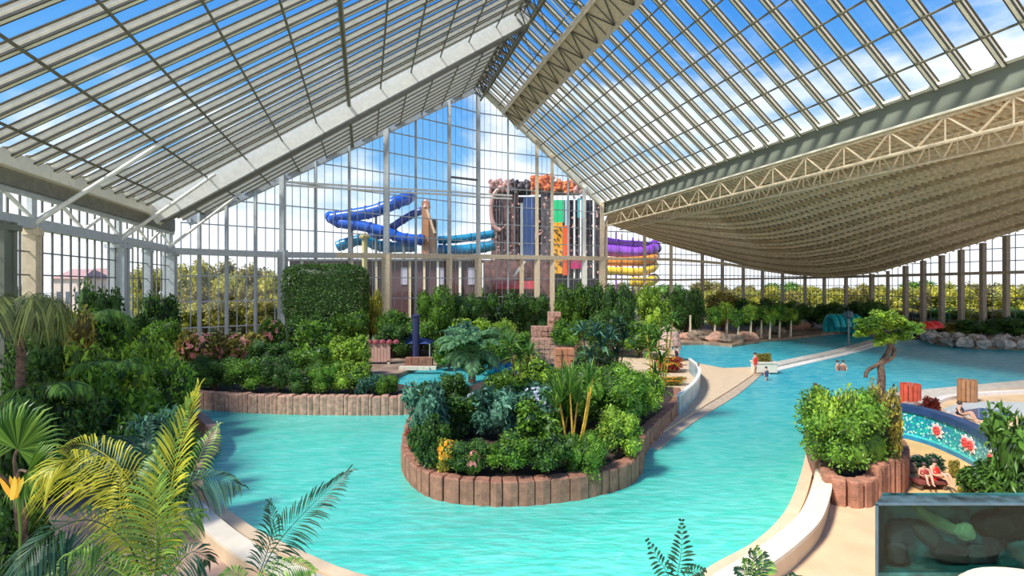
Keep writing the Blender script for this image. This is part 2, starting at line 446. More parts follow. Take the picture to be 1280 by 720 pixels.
def glazing(par, x0, x1, zlo, thin, hs, m, wd=0.055):
    q0, q1 = wp(x0), wp(x1); z0, z1 = ztopw(x0), ztopw(x1); L = (q1-q0).length
    g = MB(); n = max(1, round(L/thin))
    for k in range(1, n):
        t = k/n; q = q0.lerp(q1, t); zt = z0+(z1-z0)*t
        g.bar((q.x, q.y, zlo), (q.x, q.y, EYE+zt), wd, wd*1.6, (0, 1, 0))
    z = zlo-EYE+hs
    while z < max(z0, z1)-0.2:
        t0, t1 = 0.0, 1.0
        if z > z0: t0 = (z-z0)/(z1-z0)
        if z > z1: t1 = (z0-z)/(z0-z1)
        if t1-t0 > 0.05:
            a_ = q0.lerp(q1, t0); b_ = q0.lerp(q1, t1)
            g.bar((a_.x, a_.y, EYE+z), (b_.x, b_.y, EYE+z), 0.16, 0.11)
        z += hs
    if g.v: g.build('glazing_frame', m, par)
    n_ = Vector((0, 0.06, 0))
    MB().add([(q0.x, q0.y+.06, zlo), (q1.x, q1.y+.06, zlo), (q1.x, q1.y+.06, EYE+z1), (q0.x, q0.y+.06, EYE+z0)], [(0,1,2,3)]).build('glass_pane', wglass, par)
for i in range(len(edges)-1):
    glazing(back, edges[i], edges[i+1], 0.2, 0.92, 2.6, grey)
for px, (wd, m) in main.items():
    q = wp(px); zt = min(ztopw(px), 99)
    if px == 652: zt = 12
    g = MB(); g.bar((q.x, q.y-.3, 0.1), (q.x, q.y-.3, EYE+zb(0)+0.4), wd, wd, (0,1,0)); c = g.build('column', m, back)
    g = MB(); g.bar((q.x, q.y-.3, EYE+3.9), (q.x, q.y-.3, EYE+zt), wd*0.62, wd*0.7, (0,1,0)); g.build('upper_column', grey if px < 660 else m, back)
for px in med:
    q = wp(px); MB().bar((q.x, q.y-.1, 0.2), (q.x, q.y-.1, EYE+ztopw(px)), 0.26, 0.3, (0,1,0)).build('mullion', grey, back)
bx = [214, 284, 355, 420, 484, 562, 598, 652, 690, 730, 755]
for i in range(len(bx)-1):
    q0, q1 = wp(bx[i]), wp(bx[i+1])
    MB().bar((q0.x, q0.y-.45, EYE+zbeam(bx[i])), (q1.x, q1.y-.45, EYE+zbeam(bx[i+1])), 0.6, 0.62).build('beam', grey if i < 3 else tancol, back)
for x0, y0, x1, y1 in ((355, 232, 484, 240), (484, 240, 562, 244), (562, 244, 598, 247), (598, 247, 640, 249)):
    q0, q1 = wp(x0), wp(x1)
    for dy in (0, -4): MB().bar((q0.x, q0.y-.35, EYE+(HY-y0-dy)/F*q0.y), (q1.x, q1.y-.35, EYE+(HY-y1-dy)/F*q1.y), 0.2, 0.22).build('truss_chord', creamw, back)
# dark-framed opening inside the gable
for (xa, ya, xb, yb) in ((563, 222, 598, 226), (563, 222, 563, 320)):
    q0, q1 = wp(xa), wp(xb); MB().bar((q0.x, q0.y-.4, EYE+(HY-ya)/F*q0.y), (q1.x, q1.y-.4, EYE+(HY-yb)/F*q1.y), 0.25, 0.3, (0, 1, .01)).build('frame', greyd, back)
# right wall
cols = [757, 805, 838, 877, 902, 928, 952, 977, 1005, 1029, 1056, 1088, 1108, 1130, 1152, 1175, 1199, 1226, 1255, 1284, 1330, 1380, 1440, 1510]
for i in range(len(cols)-1):
    glazing(rightw, cols[i], cols[i+1], 0.2, 0.95, 1.7, greyd, 0.05)
for i, px in enumerate(cols):
    q = wp(px); wd = 0.42 if px < 1080 else 0.55
    if px in (1108,): wd = 0.35
    g = MB(); g.bar((q.x, q.y-.3, 0.1), (q.x, q.y-.3, EYE+ztopw(px)), wd, wd, (0,1,0)); g.build('column', tancol if px < 860 else mat('brown_column', (0.42, 0.34, 0.25), 0.6), rightw)
for i in range(len(cols)-1):
    q0, q1 = wp(cols[i]), wp(cols[i+1]); z0, z1 = zbeam(cols[i]), zbeam(cols[i+1])
    if cols[i] < 960: MB().bar((q0.x, q0.y-.4, EYE+min(z0, ztopw(cols[i])-.1)), (q1.x, q1.y-.4, EYE+min(z1, ztopw(cols[i+1])-.1)), 0.35, 0.4).build('beam', tancol, rightw)
    y0, y1 = [interp(c, [757, 840, 1000, 1060, 1280], [349, 350, 347.5, 346, 340]) for c in (cols[i], cols[i+1])]
    MB().bar((q0.x, q0.y-.4, EYE+(HY-y0)/F*q0.y), (q1.x, q1.y-.4, EYE+(HY-y1)/F*q1.y), 0.35, 0.42 if cols[i] > 960 else .3).build('beam', mat('brown_column', (0.42, 0.34, 0.25)), rightw)

# ------- sage girder + annex ceiling
gd = struct('trim_2', label='broad sage green girder edging the right glass slope')
MB().bar(A(PQ+.25, 5, 12.0), A(PQ+.25, 67.4, 12.0), 0.35, 1.75, (0,0,1)).build('girder_face', beam_g, gd)
MB().bar(A(PQ, 5, 12.95), A(PQ, 67.4, 12.95), 0.9, 0.18).build('girder_cap', creamw, gd)
MB().bar(A(PQ+.1, 5, 11.05), A(PQ+.1, 67.4, 11.05), 0.8, 0.14).build('girder_lip', cream, gd)
an = struct('ceiling', label='low timber annex roof with hanging trusses')
NS = 64
def annex(s, t):
    a = 67.3-(67.3-2.0)*s; c0 = A(PQ+0.7, a, 11.0)
    px = 757+(2000-757)*s**1.35; q = wp(min(px, 1999)); c1 = Vector((q.x, q.y+0.3, EYE+(HY-interp(px, CEX, CEY))/F*q.y))
    r = c0.lerp(c1, t); return r
g = MB(); NT = 24
for i in range(NS+1):
    for j in range(NT+1): g.v.append(tuple(annex(i/NS, j/NT)+Vector((0,0,.15))))
for i in range(NS):
    for j in range(NT): k = i*(NT+1)+j; g.f.append((k, k+1, k+NT+2, k+NT+1))
g.build('deck_board', wood, an)
for j in range(1, 26):
    t = j/26; g = MB(); pts = [annex(i/NS, t) for i in range(NS+1)]
    for i in range(NS): g.bar(pts[i], pts[i+1], 0.22, 0.42, (0,0,1), -0.2)
    g.build('roof_beam', woodp if j % 3 else wood, an)
g = MB()
for i in range(1, 130):
    s_ = i/130
    for j in range(8):
        g.bar(annex(s_, j/8)-Vector((0,0,.02)), annex(s_, (j+1)/8)-Vector((0,0,.02)), 0.16, 0.2)
g.build('batten', woodp, an)['kind'] = 'stuff'
def truss(off, ztp, zbt, m, r, step, a1=67.0, p=None):
    tr = []; P0 = PQ+off
    MB().tube([A(P0, 5, zbt), A(P0, a1, zbt)], r*1.5, 8).build('bottom_chord', m, an)
    MB().tube([A(P0, 5, ztp), A(P0, a1, ztp)], r*1.2, 6).build('top_chord', m, an)
    a = 6.0; g = MB()
    while a+step < a1:
        g = MB(); g.tube([A(P0, a, zbt), A(P0, a+step/2, ztp), A(P0, a+step, zbt)], r, 6)
        g.tube([A(P0, a+step/2, ztp), A(P0, a+step/2, zbt)], r*.7, 5)
        g.build('truss_web', m, an); a += step
truss(0.0, 10.85, 9.2, woodp, 0.085, 3.4)
truss(2.6, 10.3, 8.75, woodp, 0.07, 1.7)

# ------- outdoor ground, pool basin, water, decks
land = MB(); n = len(PATH); far = []
pl = [(A(PW, 5, 0).x, A(PW, 5, 0).y)]+PATH
for i in range(len(pl)):
    x, y = pl[i]; land.v.append((x, y+.1, 0.2)); land.v.append((x*9, y*9, 0.2))
for i in range(len(pl)-1): land.f.append((2*i, 2*i+2, 2*i+3, 2*i+1))
tagst(land.build('floor', grass), 'grassy ground outside the glass walls')

def turquoise(name, nodes_only=None):
    m = bpy.data.materials.new(name); m.use_nodes = True; t = m.node_tree; b = t.nodes['Principled BSDF']
    b.inputs['Roughness'].default_value = 0.7
    tc = N(t, 'ShaderNodeTexCoord'); sp = N(t, 'ShaderNodeSeparateXYZ'); t.links.new(tc.outputs['Object'], sp.inputs[0])
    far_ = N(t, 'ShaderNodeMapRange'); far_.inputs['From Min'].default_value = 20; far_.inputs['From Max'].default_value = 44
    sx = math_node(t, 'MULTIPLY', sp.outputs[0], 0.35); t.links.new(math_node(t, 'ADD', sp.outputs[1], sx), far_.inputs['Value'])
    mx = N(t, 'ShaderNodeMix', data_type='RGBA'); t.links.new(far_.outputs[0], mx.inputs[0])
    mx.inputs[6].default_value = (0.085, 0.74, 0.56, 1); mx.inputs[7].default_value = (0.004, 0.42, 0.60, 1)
    no = N(t, 'ShaderNodeTexNoise'); no.inputs['Scale'].default_value = 1.6; no.inputs['Detail'].default_value = 6; no.inputs['Distortion'].default_value = 1.2
    mp = N(t, 'ShaderNodeMapping'); mp.inputs['Scale'].default_value = (0.55, 1.6, 1); t.links.new(tc.outputs['Object'], mp.inputs[0]); t.links.new(mp.outputs[0], no.inputs['Vector'])
    mr = N(t, 'ShaderNodeMapRange'); mr.inputs['From Min'].default_value = 0.35; mr.inputs['From Max'].default_value = 0.7; mr.inputs['To Max'].default_value = 0.5
    t.links.new(no.outputs[0], mr.inputs['Value'])
    m2 = N(t, 'ShaderNodeMix', data_type='RGBA'); t.links.new(mr.outputs[0], m2.inputs[0]); t.links.new(mx.outputs[2], m2.inputs[6]); m2.inputs[7].default_value = (0.34, 0.90, 0.80, 1)  # pale noise streaks painted into the colour as ripple highlights
    t.links.new(m2.outputs[2], b.inputs['Base Color']); return m
def watermat():
    m = turquoise('pool_water'); t = m.node_tree; b = t.nodes['Principled BSDF']; b.inputs['Roughness'].default_value = 0.9; b.inputs['Specular IOR Level'].default_value = 0.0
    tr = N(t, 'ShaderNodeBsdfTransparent'); tr.inputs[0].default_value = (0.55, 0.97, 0.93, 1)
    body = N(t, 'ShaderNodeMixShader'); body.inputs[0].default_value = 0.22
    t.links.new(b.outputs[0], body.inputs[1]); t.links.new(tr.outputs[0], body.inputs[2])
    gl = N(t, 'ShaderNodeBsdfGlossy'); gl.inputs['Roughness'].default_value = 0.15
    fr = N(t, 'ShaderNodeFresnel'); fr.inputs['IOR'].default_value = 1.15
    tc = N(t, 'ShaderNodeTexCoord'); no = N(t, 'ShaderNodeTexNoise'); no.inputs['Scale'].default_value = 2.2; no.inputs['Detail'].default_value = 6
    mp = N(t, 'ShaderNodeMapping'); mp.inputs['Scale'].default_value = (0.6, 1.7, 1); t.links.new(tc.outputs['Object'], mp.inputs[0]); t.links.new(mp.outputs[0], no.inputs['Vector'])
    bu = N(t, 'ShaderNodeBump'); bu.inputs['Strength'].default_value = 0.6; bu.inputs['Distance'].default_value = 0.15
    t.links.new(no.outputs[0], bu.inputs['Height'])
    for q in (gl, fr, b): t.links.new(bu.outputs[0], q.inputs['Normal'])
    mi = N(t, 'ShaderNodeMixShader'); sc_ = math_node(t, 'MULTIPLY', fr.outputs[0], 0.28)
    t.links.new(sc_, mi.inputs[0]); t.links.new(body.outputs[0], mi.inputs[1]); t.links.new(gl.outputs[0], mi.inputs[2])
    t.links.new(mi.outputs[0], t.nodes['Material Output'].inputs[0]); return m
hall = [(-32, 5), (-34, 47), (-4.5, 67.5), (14, 74.5), (60, 86), (64, 60), (64, 5)]
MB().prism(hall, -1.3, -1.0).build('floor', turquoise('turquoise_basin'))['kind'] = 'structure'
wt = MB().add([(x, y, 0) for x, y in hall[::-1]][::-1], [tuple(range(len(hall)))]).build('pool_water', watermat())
tag(wt, 'clear turquoise water of the lazy river and wave pool', 'water', kind='stuff')

GROUNDS = []
def inpoly(x, y, poly):
    c = False; j = len(poly)-1
    for i in range(len(poly)):
        if (poly[i][1] > y) != (poly[j][1] > y) and x < (poly[j][0]-poly[i][0])*(y-poly[i][1])/(poly[j][1]-poly[i][1])+poly[i][0]: c = not c
        j = i
    return c
def ground_z(x, y, default):
    zs = [z for poly, z in GROUNDS if inpoly(x, y, poly)]
    return max(zs) if zs else default
def slab(px, z, m, label, z0=-1.05, name='floor', sm=4):
    pts = []
    for q in px:
        if len(q) == 3: pts.append(Vector((q[0], q[1], 0)))     # world xy
        else: pts.append(G(q[0], q[1], 0.0))
    poly = [(p.x, p.y) for p in pts]; GROUNDS.append((poly, z))
    return tagst(MB().prism(poly, z0, z).build(name, m), label)
def G2(l, z=0.0): return [G(x, y, z) for x, y in l]
LB = [(560, 830), (430, 722), (375, 702), (320, 675), (280, 645), (255, 610), (246, 580), (262, 555), (250, 532), (225, 514), (190, 503)]
lb = smoothpath(G2(LB), 5)
slab([(p.x, p.y, 0) for p in lb]+[(-31.5, 30, 0), (-30, 4, 0), (-2, 4, 0)], 0.15, mat('pink_paving', (0.50, 0.33, 0.25), 0.9), 'pinkish paving under the palms at left')
RBk = [(880, 735), (905, 715), (950, 688), (985, 650), (1003, 605), (1011, 565), (1012, 535), (1022, 512), (1050, 497), (1090, 500), (1150, 508), (1176, 499), (1220, 492), (1290, 487), (1500, 482)]
rb = smoothpath(G2(RBk), 5)
slab([(p.x, p.y, 0) for p in rb]+[(62, 30, 0), (62, 4, 0), (4.4, 4, 0)], 0.15, sand, 'sand coloured deck right of the river')
# yellow sand patch
g = MB(); g.prism([(p.x, p.y) for p in G2([(1118, 628), (1290, 632), (1290, 590), (1245, 575), (1190, 555), (1135, 545), (1118, 560)], .15)], 0.1, 0.165); tagst(g.build('floor', sandy), 'yellow sand floor below the teal wall')
# back land
BK = [(-400, 500), (190, 500), (240, 509), (330, 516), (430, 518), (489, 518), (489, 476), (520, 463), (560, 459), (640, 452), (700, 452), (760, 446), (830, 440), (846, 432), (880, 431), (915, 434), (950, 428), (1000, 423), (1060, 416), (1095, 423), (1150, 424), (1170, 431), (1220, 436), (1290, 438), (1700, 448)]
bkp = [G(x, y) for x, y in BK]
poly = [(p.x, p.y, 0) for p in bkp if p.x > -33]
back_edge = [(p[0], p[1]-.2, 0) for p in PATH[:11]][::-1]
slab([(-33.5, 33.0, 0)]+poly+[(62, 45, 0)]+back_edge, 0.3, mat('garden_paving', (0.36, 0.24, 0.16), 0.9, var=.3, scale=.6), 'garden ground behind the planters')
# raised beds
PL = smoothpath(G2([(120, 490), (188, 499), (240, 509), (330, 516), (430, 518), (489, 518), (545, 516)]), 5)
slab([(p.x, p.y, 0) for p in PL]+[(G(545, 508).x, G(545, 508).y, 0), (G(489, 500).x, G(489, 500).y+1.0, 0), (G(300, 480).x, 33.0, 0), (-31, 33, 0)], 0.85, soil, 'soil of the long planter', z0=-1.0, name='floor')
IS = [(848, 500), (850, 512), (842, 525), (826, 543), (812, 558), (806, 572), (805, 586), (790, 605), (750, 620), (690, 630), (620, 633.5), (560, 629), (525, 616), (506, 597), (502, 575), (508, 548), (525, 515)]
isl = smoothpath(G2(IS), 5); ic0 = Vector((G(655, 560).x, G(655, 560).y, 0))
slab([tuple(p+(ic0-p).normalized()*.3) for p in isl]+[(G(620, 485).x, G(620, 485).y, 0), (G(760, 478).x, G(760, 478).y, 0)], 0.72, soil, 'dark soil of the island planter')
slab([(1034, 604), (1040, 626), (1053, 633), (1075, 634), (1090, 628), (1104, 623), (1120, 617), (1127, 600), (1118, 585), (1070, 570), (1036, 580)], .84, soil, 'soil of the block planter beside the white bench', z0=.1)
BD = [(815, 556), (828, 543), (855, 526), (880, 510), (912, 490), (940, 471), (950, 460), (905, 462), (868, 455), (846, 447), (842, 438), (790, 440), (720, 448), (720, 470), (800, 490), (830, 520)]
slab(BD, 0.13, coping, 'beige tongue of deck beside the far pool')
# weir between the pools
wr = smoothpath(G2([(942, 464), (1000, 451), (1050, 440), (1095, 427)]), 5)
g = MB(); g.wall(wr, 1.0, -1.0, 0.22); tagst(g.build('trim_3', mat('grey_kerb', (0.55, 0.52, 0.47), .8)), 'grey kerb dividing the two pools')
g = MB(); g.wall(wr, 0.7, -1.0, 0.06, off=-0.85); tagst(g.build('trim_4', mat('white_kerb', (0.80, 0.76, 0.72), .8)), 'low white step along the kerb')
# beige rim below the tongue
rim = smoothpath(G2([(812, 560), (830, 545), (862, 523), (915, 491), (945, 467)]), 5)
tagst(MB().wall(rim, 0.9, -1.0, 0.05).build('trim_5', mat('wet_coping', (0.62, 0.47, 0.33), .5)), 'wet kerb of the beige tongue')
# beach in wave pool foreground
g = MB(); g.prism([(p.x, p.y) for p in G2([(1060, 497), (1100, 492), (1150, 488), (1210, 482), (1300, 474), (1480, 466), (1480, 490), (1290, 492), (1180, 505), (1120, 508)])], -1.0, 0.04)
tagst(g.build('floor', mat('beach_paving', (0.62, 0.55, 0.47), .7)), 'pale beach strip of the wave pool')
# ================================================================== PLANT TOOLS
def leaves_np(pos, dr, nrm, L, Wd):
    """diamond leaves: returns verts (n*4,3); faces quads"""
    side = np.cross(dr, nrm); side /= (np.linalg.norm(side, axis=1, keepdims=True)+1e-9)
    up = np.cross(side, dr)
    L = L[:, None]; Wd = Wd[:, None]
    v = np.stack([pos, pos+dr*L*0.5+side*Wd*0.5+up*Wd*0.15, pos+dr*L-up*L*0.15, pos+dr*L*0.5-side*Wd*0.5+up*Wd*0.15], 1)
    return v.reshape(-1, 3)
def np_mesh(name, V, quads):
    me = bpy.data.meshes.new(name); me.from_pydata(V.tolist(), [], quads.tolist() if hasattr(quads, 'tolist') else quads); me.update(); return me
def rand_dirs(n, rng):
    d = rng.normal(size=(n, 3)); return d/np.linalg.norm(d, axis=1, keepdims=True)
def shrub_mesh(name, n=2600, lobes=14, leaf=0.13, seed=1, square=0.0, spread=0.62, droop=0.0, aspect=0.5):
    """foliage filling roughly the unit box x,y in -1..1, z in 0..2"""
    rng = np.random.default_rng(seed); r = random.Random(seed)
    if square:
        d = rand_dirs(n, rng); d = rng.uniform(-1, 1, (n, 3)); ax_ = rng.integers(0, 3, n); d[np.arange(n), ax_] = np.sign(d[np.arange(n), ax_]); d = d/(np.abs(d)**5).sum(1, keepdims=True)**.2; P = d*(1.02-0.14*rng.random((n,1))); out = d/np.linalg.norm(d, axis=1, keepdims=True)
        cc = [((0,0,0), .86)]
    else:
        cc = [((0, 0, -0.1), .66)]
        for _ in range(lobes):
            q = r.uniform(0, 6.28); h = r.uniform(-.75, .75); rr = spread*math.sqrt(max(0, 1-h*h*.7))
            cc.append(((rr*math.cos(q), rr*math.sin(q), h*0.72), r.uniform(.26, .42)))
        cid = rng.integers(0, len(cc), n); d = rand_dirs(n, rng)
        cen = np.array([c[0] for c in cc])[cid]; rad = np.array([c[1] for c in cc])[cid][:, None]
        P = cen+d*rad*(0.72+0.42*rng.random((n,1))); out = d*0.7+P*0.6
        out /= np.linalg.norm(out, axis=1, keepdims=True)
    P = P+np.array([0, 0, 1.0])
    dr = out+rand_dirs(n, rng)*1.1+np.array([0, 0, -droop]); dr /= np.linalg.norm(dr, axis=1, keepdims=True)
    nn = out*.6+np.array([0, 0, 0.8])+rand_dirs(n, rng)*0.9
    L = leaf*(0.6+0.8*rng.random(n))
    V = leaves_np(P-dr*L[:, None]*0.3, dr, nn, L, L*aspect)
    Q = np.arange(len(V)).reshape(-1, 4)
    g = MB()
    for i, (c, rr) in enumerate(cc): g.blob((c[0], c[1], c[2]+1), rr*0.72 if not square else (rr*.93), 1, 0.04, seed+i, flat=square or None)
    b = len(V); V = np.vstack([V, np.array(g.v)]); F_ = [tuple(q) for q in Q.tolist()]+[tuple(x+b for x in f) for f in g.f]
    return np_mesh(name, V, F_)
SH = {
 'a': shrub_mesh('foliage', 3400, 16, .12, 1), 'b': shrub_mesh('foliage', 3400, 18, .13, 2), 'c': shrub_mesh('foliage', 2600, 12, .17, 3, droop=.5),
 'd': shrub_mesh('foliage', 6500, 22, .085, 4), 'h': shrub_mesh('foliage', 11000, 1, .075, 5, square=0.5),
 'e': shrub_mesh('foliage', 1500, 12, .24, 6, droop=.3, aspect=.4), 'f': shrub_mesh('foliage', 1900, 14, .20, 8, droop=.6, aspect=.55),
}
def obj_of(name, me, m, parent, loc=(0,0,0), rot=(0,0,0), sc=(1,1,1)):
    o = bpy.data.objects.new(name, me); C.objects.link(o)
    if not me.materials: me.materials.append(None)
    o.material_slots[0].link = 'OBJECT'; o.material_slots[0].material = m
    o.parent = parent; o.location = loc; o.rotation_euler = rot; o.scale = sc
    return o
stem_me = MB()
for k in range(5):
    q = k*1.257; stem_me.tube([(0.05*math.cos(q), .05*math.sin(q), -0.05), (.18*math.cos(q), .18*math.sin(q), .5), (.42*math.cos(q+.3), .42*math.sin(q+.3), 1.05)], [.05, .04, .02], 5)
stem_me = stem_me.mesh('stems')
def petals(n, size, seed, hemi=True):
    rng = np.random.default_rng(seed); d = rand_dirs(n, rng)
    if hemi: d[:, 2] = np.abs(d[:, 2])*0.9-.1; 
    d[:, 1] = -np.abs(d[:, 1])*1.0
    P = d*0.9+np.array([0, 0, 1.05]); V = []
    for k in range(5):
        a = rng.random(n)*0.3+k*1.2566
        t1 = np.cross(d, np.array([0, 0, 1.0])+0*d); t1 /= np.linalg.norm(t1, axis=1, keepdims=True)+1e-9; t2 = np.cross(d, t1)
        dr = t1*np.cos(a)[:, None]+t2*np.sin(a)[:, None]+d*0.4
        V.append(leaves_np(P, dr/np.linalg.norm(dr, axis=1, keepdims=True), d, np.full(n, size), np.full(n, size*.8)))
    V = np.vstack(V); return np_mesh('blossoms', V, np.arange(len(V)).reshape(-1, 4))
PET = petals(60, .10, 3); PETb = petals(26, .17, 5)
def shrub(x0, x1, yt, yb, Y, m, label, kind='a', depth=None, group=None, fl=None, name='shrub', cat='shrub', rot=None):
    """a bush spanning image columns x0..x1 and rows yt..yb, standing at distance Y"""
    c = W((x0+x1)/2, yb, Y); gz = ground_z(c.x, c.y, c.z)-.03
    if kind != 'h' and name != 'trailing_plant': yb = HY+(EYE-gz)*F/Y; c = W((x0+x1)/2, yb, Y)
    wd = (x1-x0)/F*Y/2; ht = (yb-yt)/F*Y/2
    dp = depth if depth else min(wd, max(ht*1.2, .4)); c.y += dp*0.5
    t = thing(name, label, cat, c, group); r_ = random.Random(label)
    rz = (r_.choice((0, math.pi)) if wd/dp > 1.25 or kind == 'h' else r_.uniform(0, 6.28)) if rot is None else rot
    k = 1.0 if kind == 'h' else 1.06
    obj_of('foliage', SH[kind], m, t, (0, 0, 0), (0, 0, rz), (wd*k, dp*k, ht))
    obj_of('stems', stem_me, bark, t, (0, 0, -0.03), (0, 0, 0), (wd*.8, dp*.8, ht))
    if fl: obj_of('blossoms', fl[0], fl[1], t, (0, 0, 0), (0, 0, 0), (wd*1.05, dp*1.05, ht))['kind'] = 'stuff'
    return t

def frond_geo(pts, ll, n=34, droop=0.25, wl=0.05, ang=0.9, rr=0.012, vee=0.25, seed=0, start=0.12, up=Vector((0,0,1))):
    """pinnate frond along a polyline: returns V, faces for leaflets and an MB for the rachis"""
    r = random.Random(seed); P = smoothpath(pts, 8); m = len(P)
    def at_(t):
        f = t*(m-1); i = min(int(f), m-2); return P[i].lerp(P[i+1], f-i), (P[i+1]-P[i]).normalized()
    V = []; Fc = []
    for k in range(n):
        t = start+(1-start)*k/(n-1); p, tg = at_(min(t, .999))
        sd = tg.cross(up)
        if sd.length < 0.05: sd = tg.cross(Vector((0, 1, 0)))
        sd.normalize(); nu = sd.cross(tg).normalized()
        prof = math.sin(math.pi*min(1, 0.12+0.93*t))**0.6 if t < .999 else .3
        fwd = 0.35+1.1*t**1.5
        for s in (-1, 1):
            L = ll*max(.18, prof)*r.uniform(.88, 1.1)
            d = (sd*s*ang+tg*fwd*0.8+nu*vee+Vector((r.uniform(-.07,.07), r.uniform(-.07,.07), r.uniform(-.07,.07)))).normalized()
            wv = (tg-d*tg.dot(d)).normalized()*wl*0.5
            mid = p+d*L*0.5-Vector((0,0,droop*L*.22)); m2 = p+d*L*0.8-Vector((0,0,droop*L*.62)); tip = p+d*L-Vector((0,0,droop*L*1.1))
            b = len(V); V += [p, mid-wv, mid+wv, m2-wv*.7, m2+wv*.7, tip]
            Fc += [(b, b+1, b+2), (b+1, b+3, b+4, b+2), (b+3, b+5, b+4)]
    rc = MB(); rc.tube(P, [rr*(1-0.75*i/(m-1)) for i in range(m)], 5)
    return V, Fc, rc
def frond(parent, pts, ll, m, rm=None, org=None, name='frond', **k):
    V, Fc, rc = frond_geo(pts, ll, **k); g = MB(); g.add(V, Fc); o = g.build(name, m, parent)
    rc.build('rachis', rm or m, o); return o
def crown_mesh(R, e0, e1, ll, n, seed, **k):
    """frond mesh starting at the origin towards +X, elevation e0 bending to e1; leaflets and rachis in one"""
    pts = []; p = Vector((0,0,0)); pts.append(p.copy())
    for i in range(6):
        e = e0+(e1-e0)*(i/5)**1.0; p = p+Vector((math.cos(e), 0, math.sin(e)))*R/6; pts.append(p.copy())
    V, Fc, rc = frond_geo(pts, ll, n=n, seed=seed, **k); g = MB(); g.add(V, Fc); g.add(rc.v, rc.f); return g.mesh('frond')
def palm(loc, ht, fronds, m, label, cat='palm', trunk_r=0.12, name='palm_tree', group=None, tm=None):
    """fronds: list of (mesh, azimuth, tilt, scale)"""
    t = thing(name, label, cat, loc, group)
    if ht > 0:
        n = max(3, int(ht/0.15)); prof = []
        for i in range(n): z = ht*i/n; prof += [(trunk_r*(1.12-.25*i/n), z), (trunk_r*(.95-.25*i/n), z+ht/n*.8)]
        prof += [(trunk_r*.8, ht), (0.01, ht+.05)]
        g = MB().lathe((0,0,0), prof, 10); o = bpy.data.objects.new('trunk', g.mesh('trunk')); C.objects.link(o); o.parent = t; o.data.materials.append(tm or bark)
    for me, az, tilt, s in fronds:
        o = obj_of('frond', me, m, t, (0, 0, ht), (0, 0, 0), (s, s, s))
        o.rotation_euler = Euler((random.uniform(-.15, .15), tilt, az), 'XYZ')
    return t
def strap_mesh(L, wd, e0, e1, seg=6):
    g = MB(); p = Vector((0,0,0)); V = []
    for i in range(seg+1):
        e = e0+(e1-e0)*(i/seg)**1.2; ww = wd*math.sin(math.pi*(0.15+0.85*i/seg))**.7*.5
        V += [p+Vector((0, -ww, ww*.3)), p+Vector((0, 0, -ww*.15)), p+Vector((0, ww, ww*.3))]
        p = p+Vector((math.cos(e), 0, math.sin(e)))*L/seg
    g.add(V, sum([[(3*i, 3*i+3, 3*i+4, 3*i+1), (3*i+1, 3*i+4, 3*i+5, 3*i+2)] for i in range(seg)], []))
    return g
def rosette_mesh(n, L, wd, e_lo, e_hi, seed, bend=1.0):
    r = random.Random(seed); g = MB()
    for k in range(n):
        e = r.uniform(e_lo, e_hi); az = k*2.4+r.uniform(-.2, .2)
        s = strap_mesh(L*r.uniform(.75, 1.1), wd, e, e-bend*r.uniform(.6, 1.3), 5); R = Matrix.Rotation(az, 4, 'Z')
        g.add([R @ Vector(v) for v in s.v], s.f)
    return g.mesh('leaves')
ROS_up = rosette_mesh(26, 1.0, .07, .7, 1.5, 1, .5)
ROS_arch = rosette_mesh(30, 1.0, .055, .3, 1.4, 2, 1.6)
ROS_broad = rosette_mesh(12, 1.0, .22, .7, 1.45, 3, 1.0)
ROS_dr = rosette_mesh(22, 1.0, .12, .1, 1.4, 4, 1.3)
def strappy(loc, s, me, m, label, heads=((0,0,0,1),), cm=None, name='strap_leaf_plant', cat='plant', group=None, cr=.04):
    """heads: (dx, dy, height, size) - a cane with a rosette each"""
    t = thing(name, label, cat, loc, group)
    for dx, dy, h, k in heads:
        if h > 0.05:
            g = MB().tube([(dx*.3, dy*.3, 0), (dx*.7, dy*.7, h*.5), (dx, dy, h)], [cr*1.2, cr, cr*.9], 6)
            o = bpy.data.objects.new('stem', g.mesh('stem')); C.objects.link(o); o.parent = t; o.data.materials.append(cm or bark)
        obj_of('leaves', me, m, t, (dx, dy, h), (0, 0, random.uniform(0, 6)), (s*k,)*3)
    return t
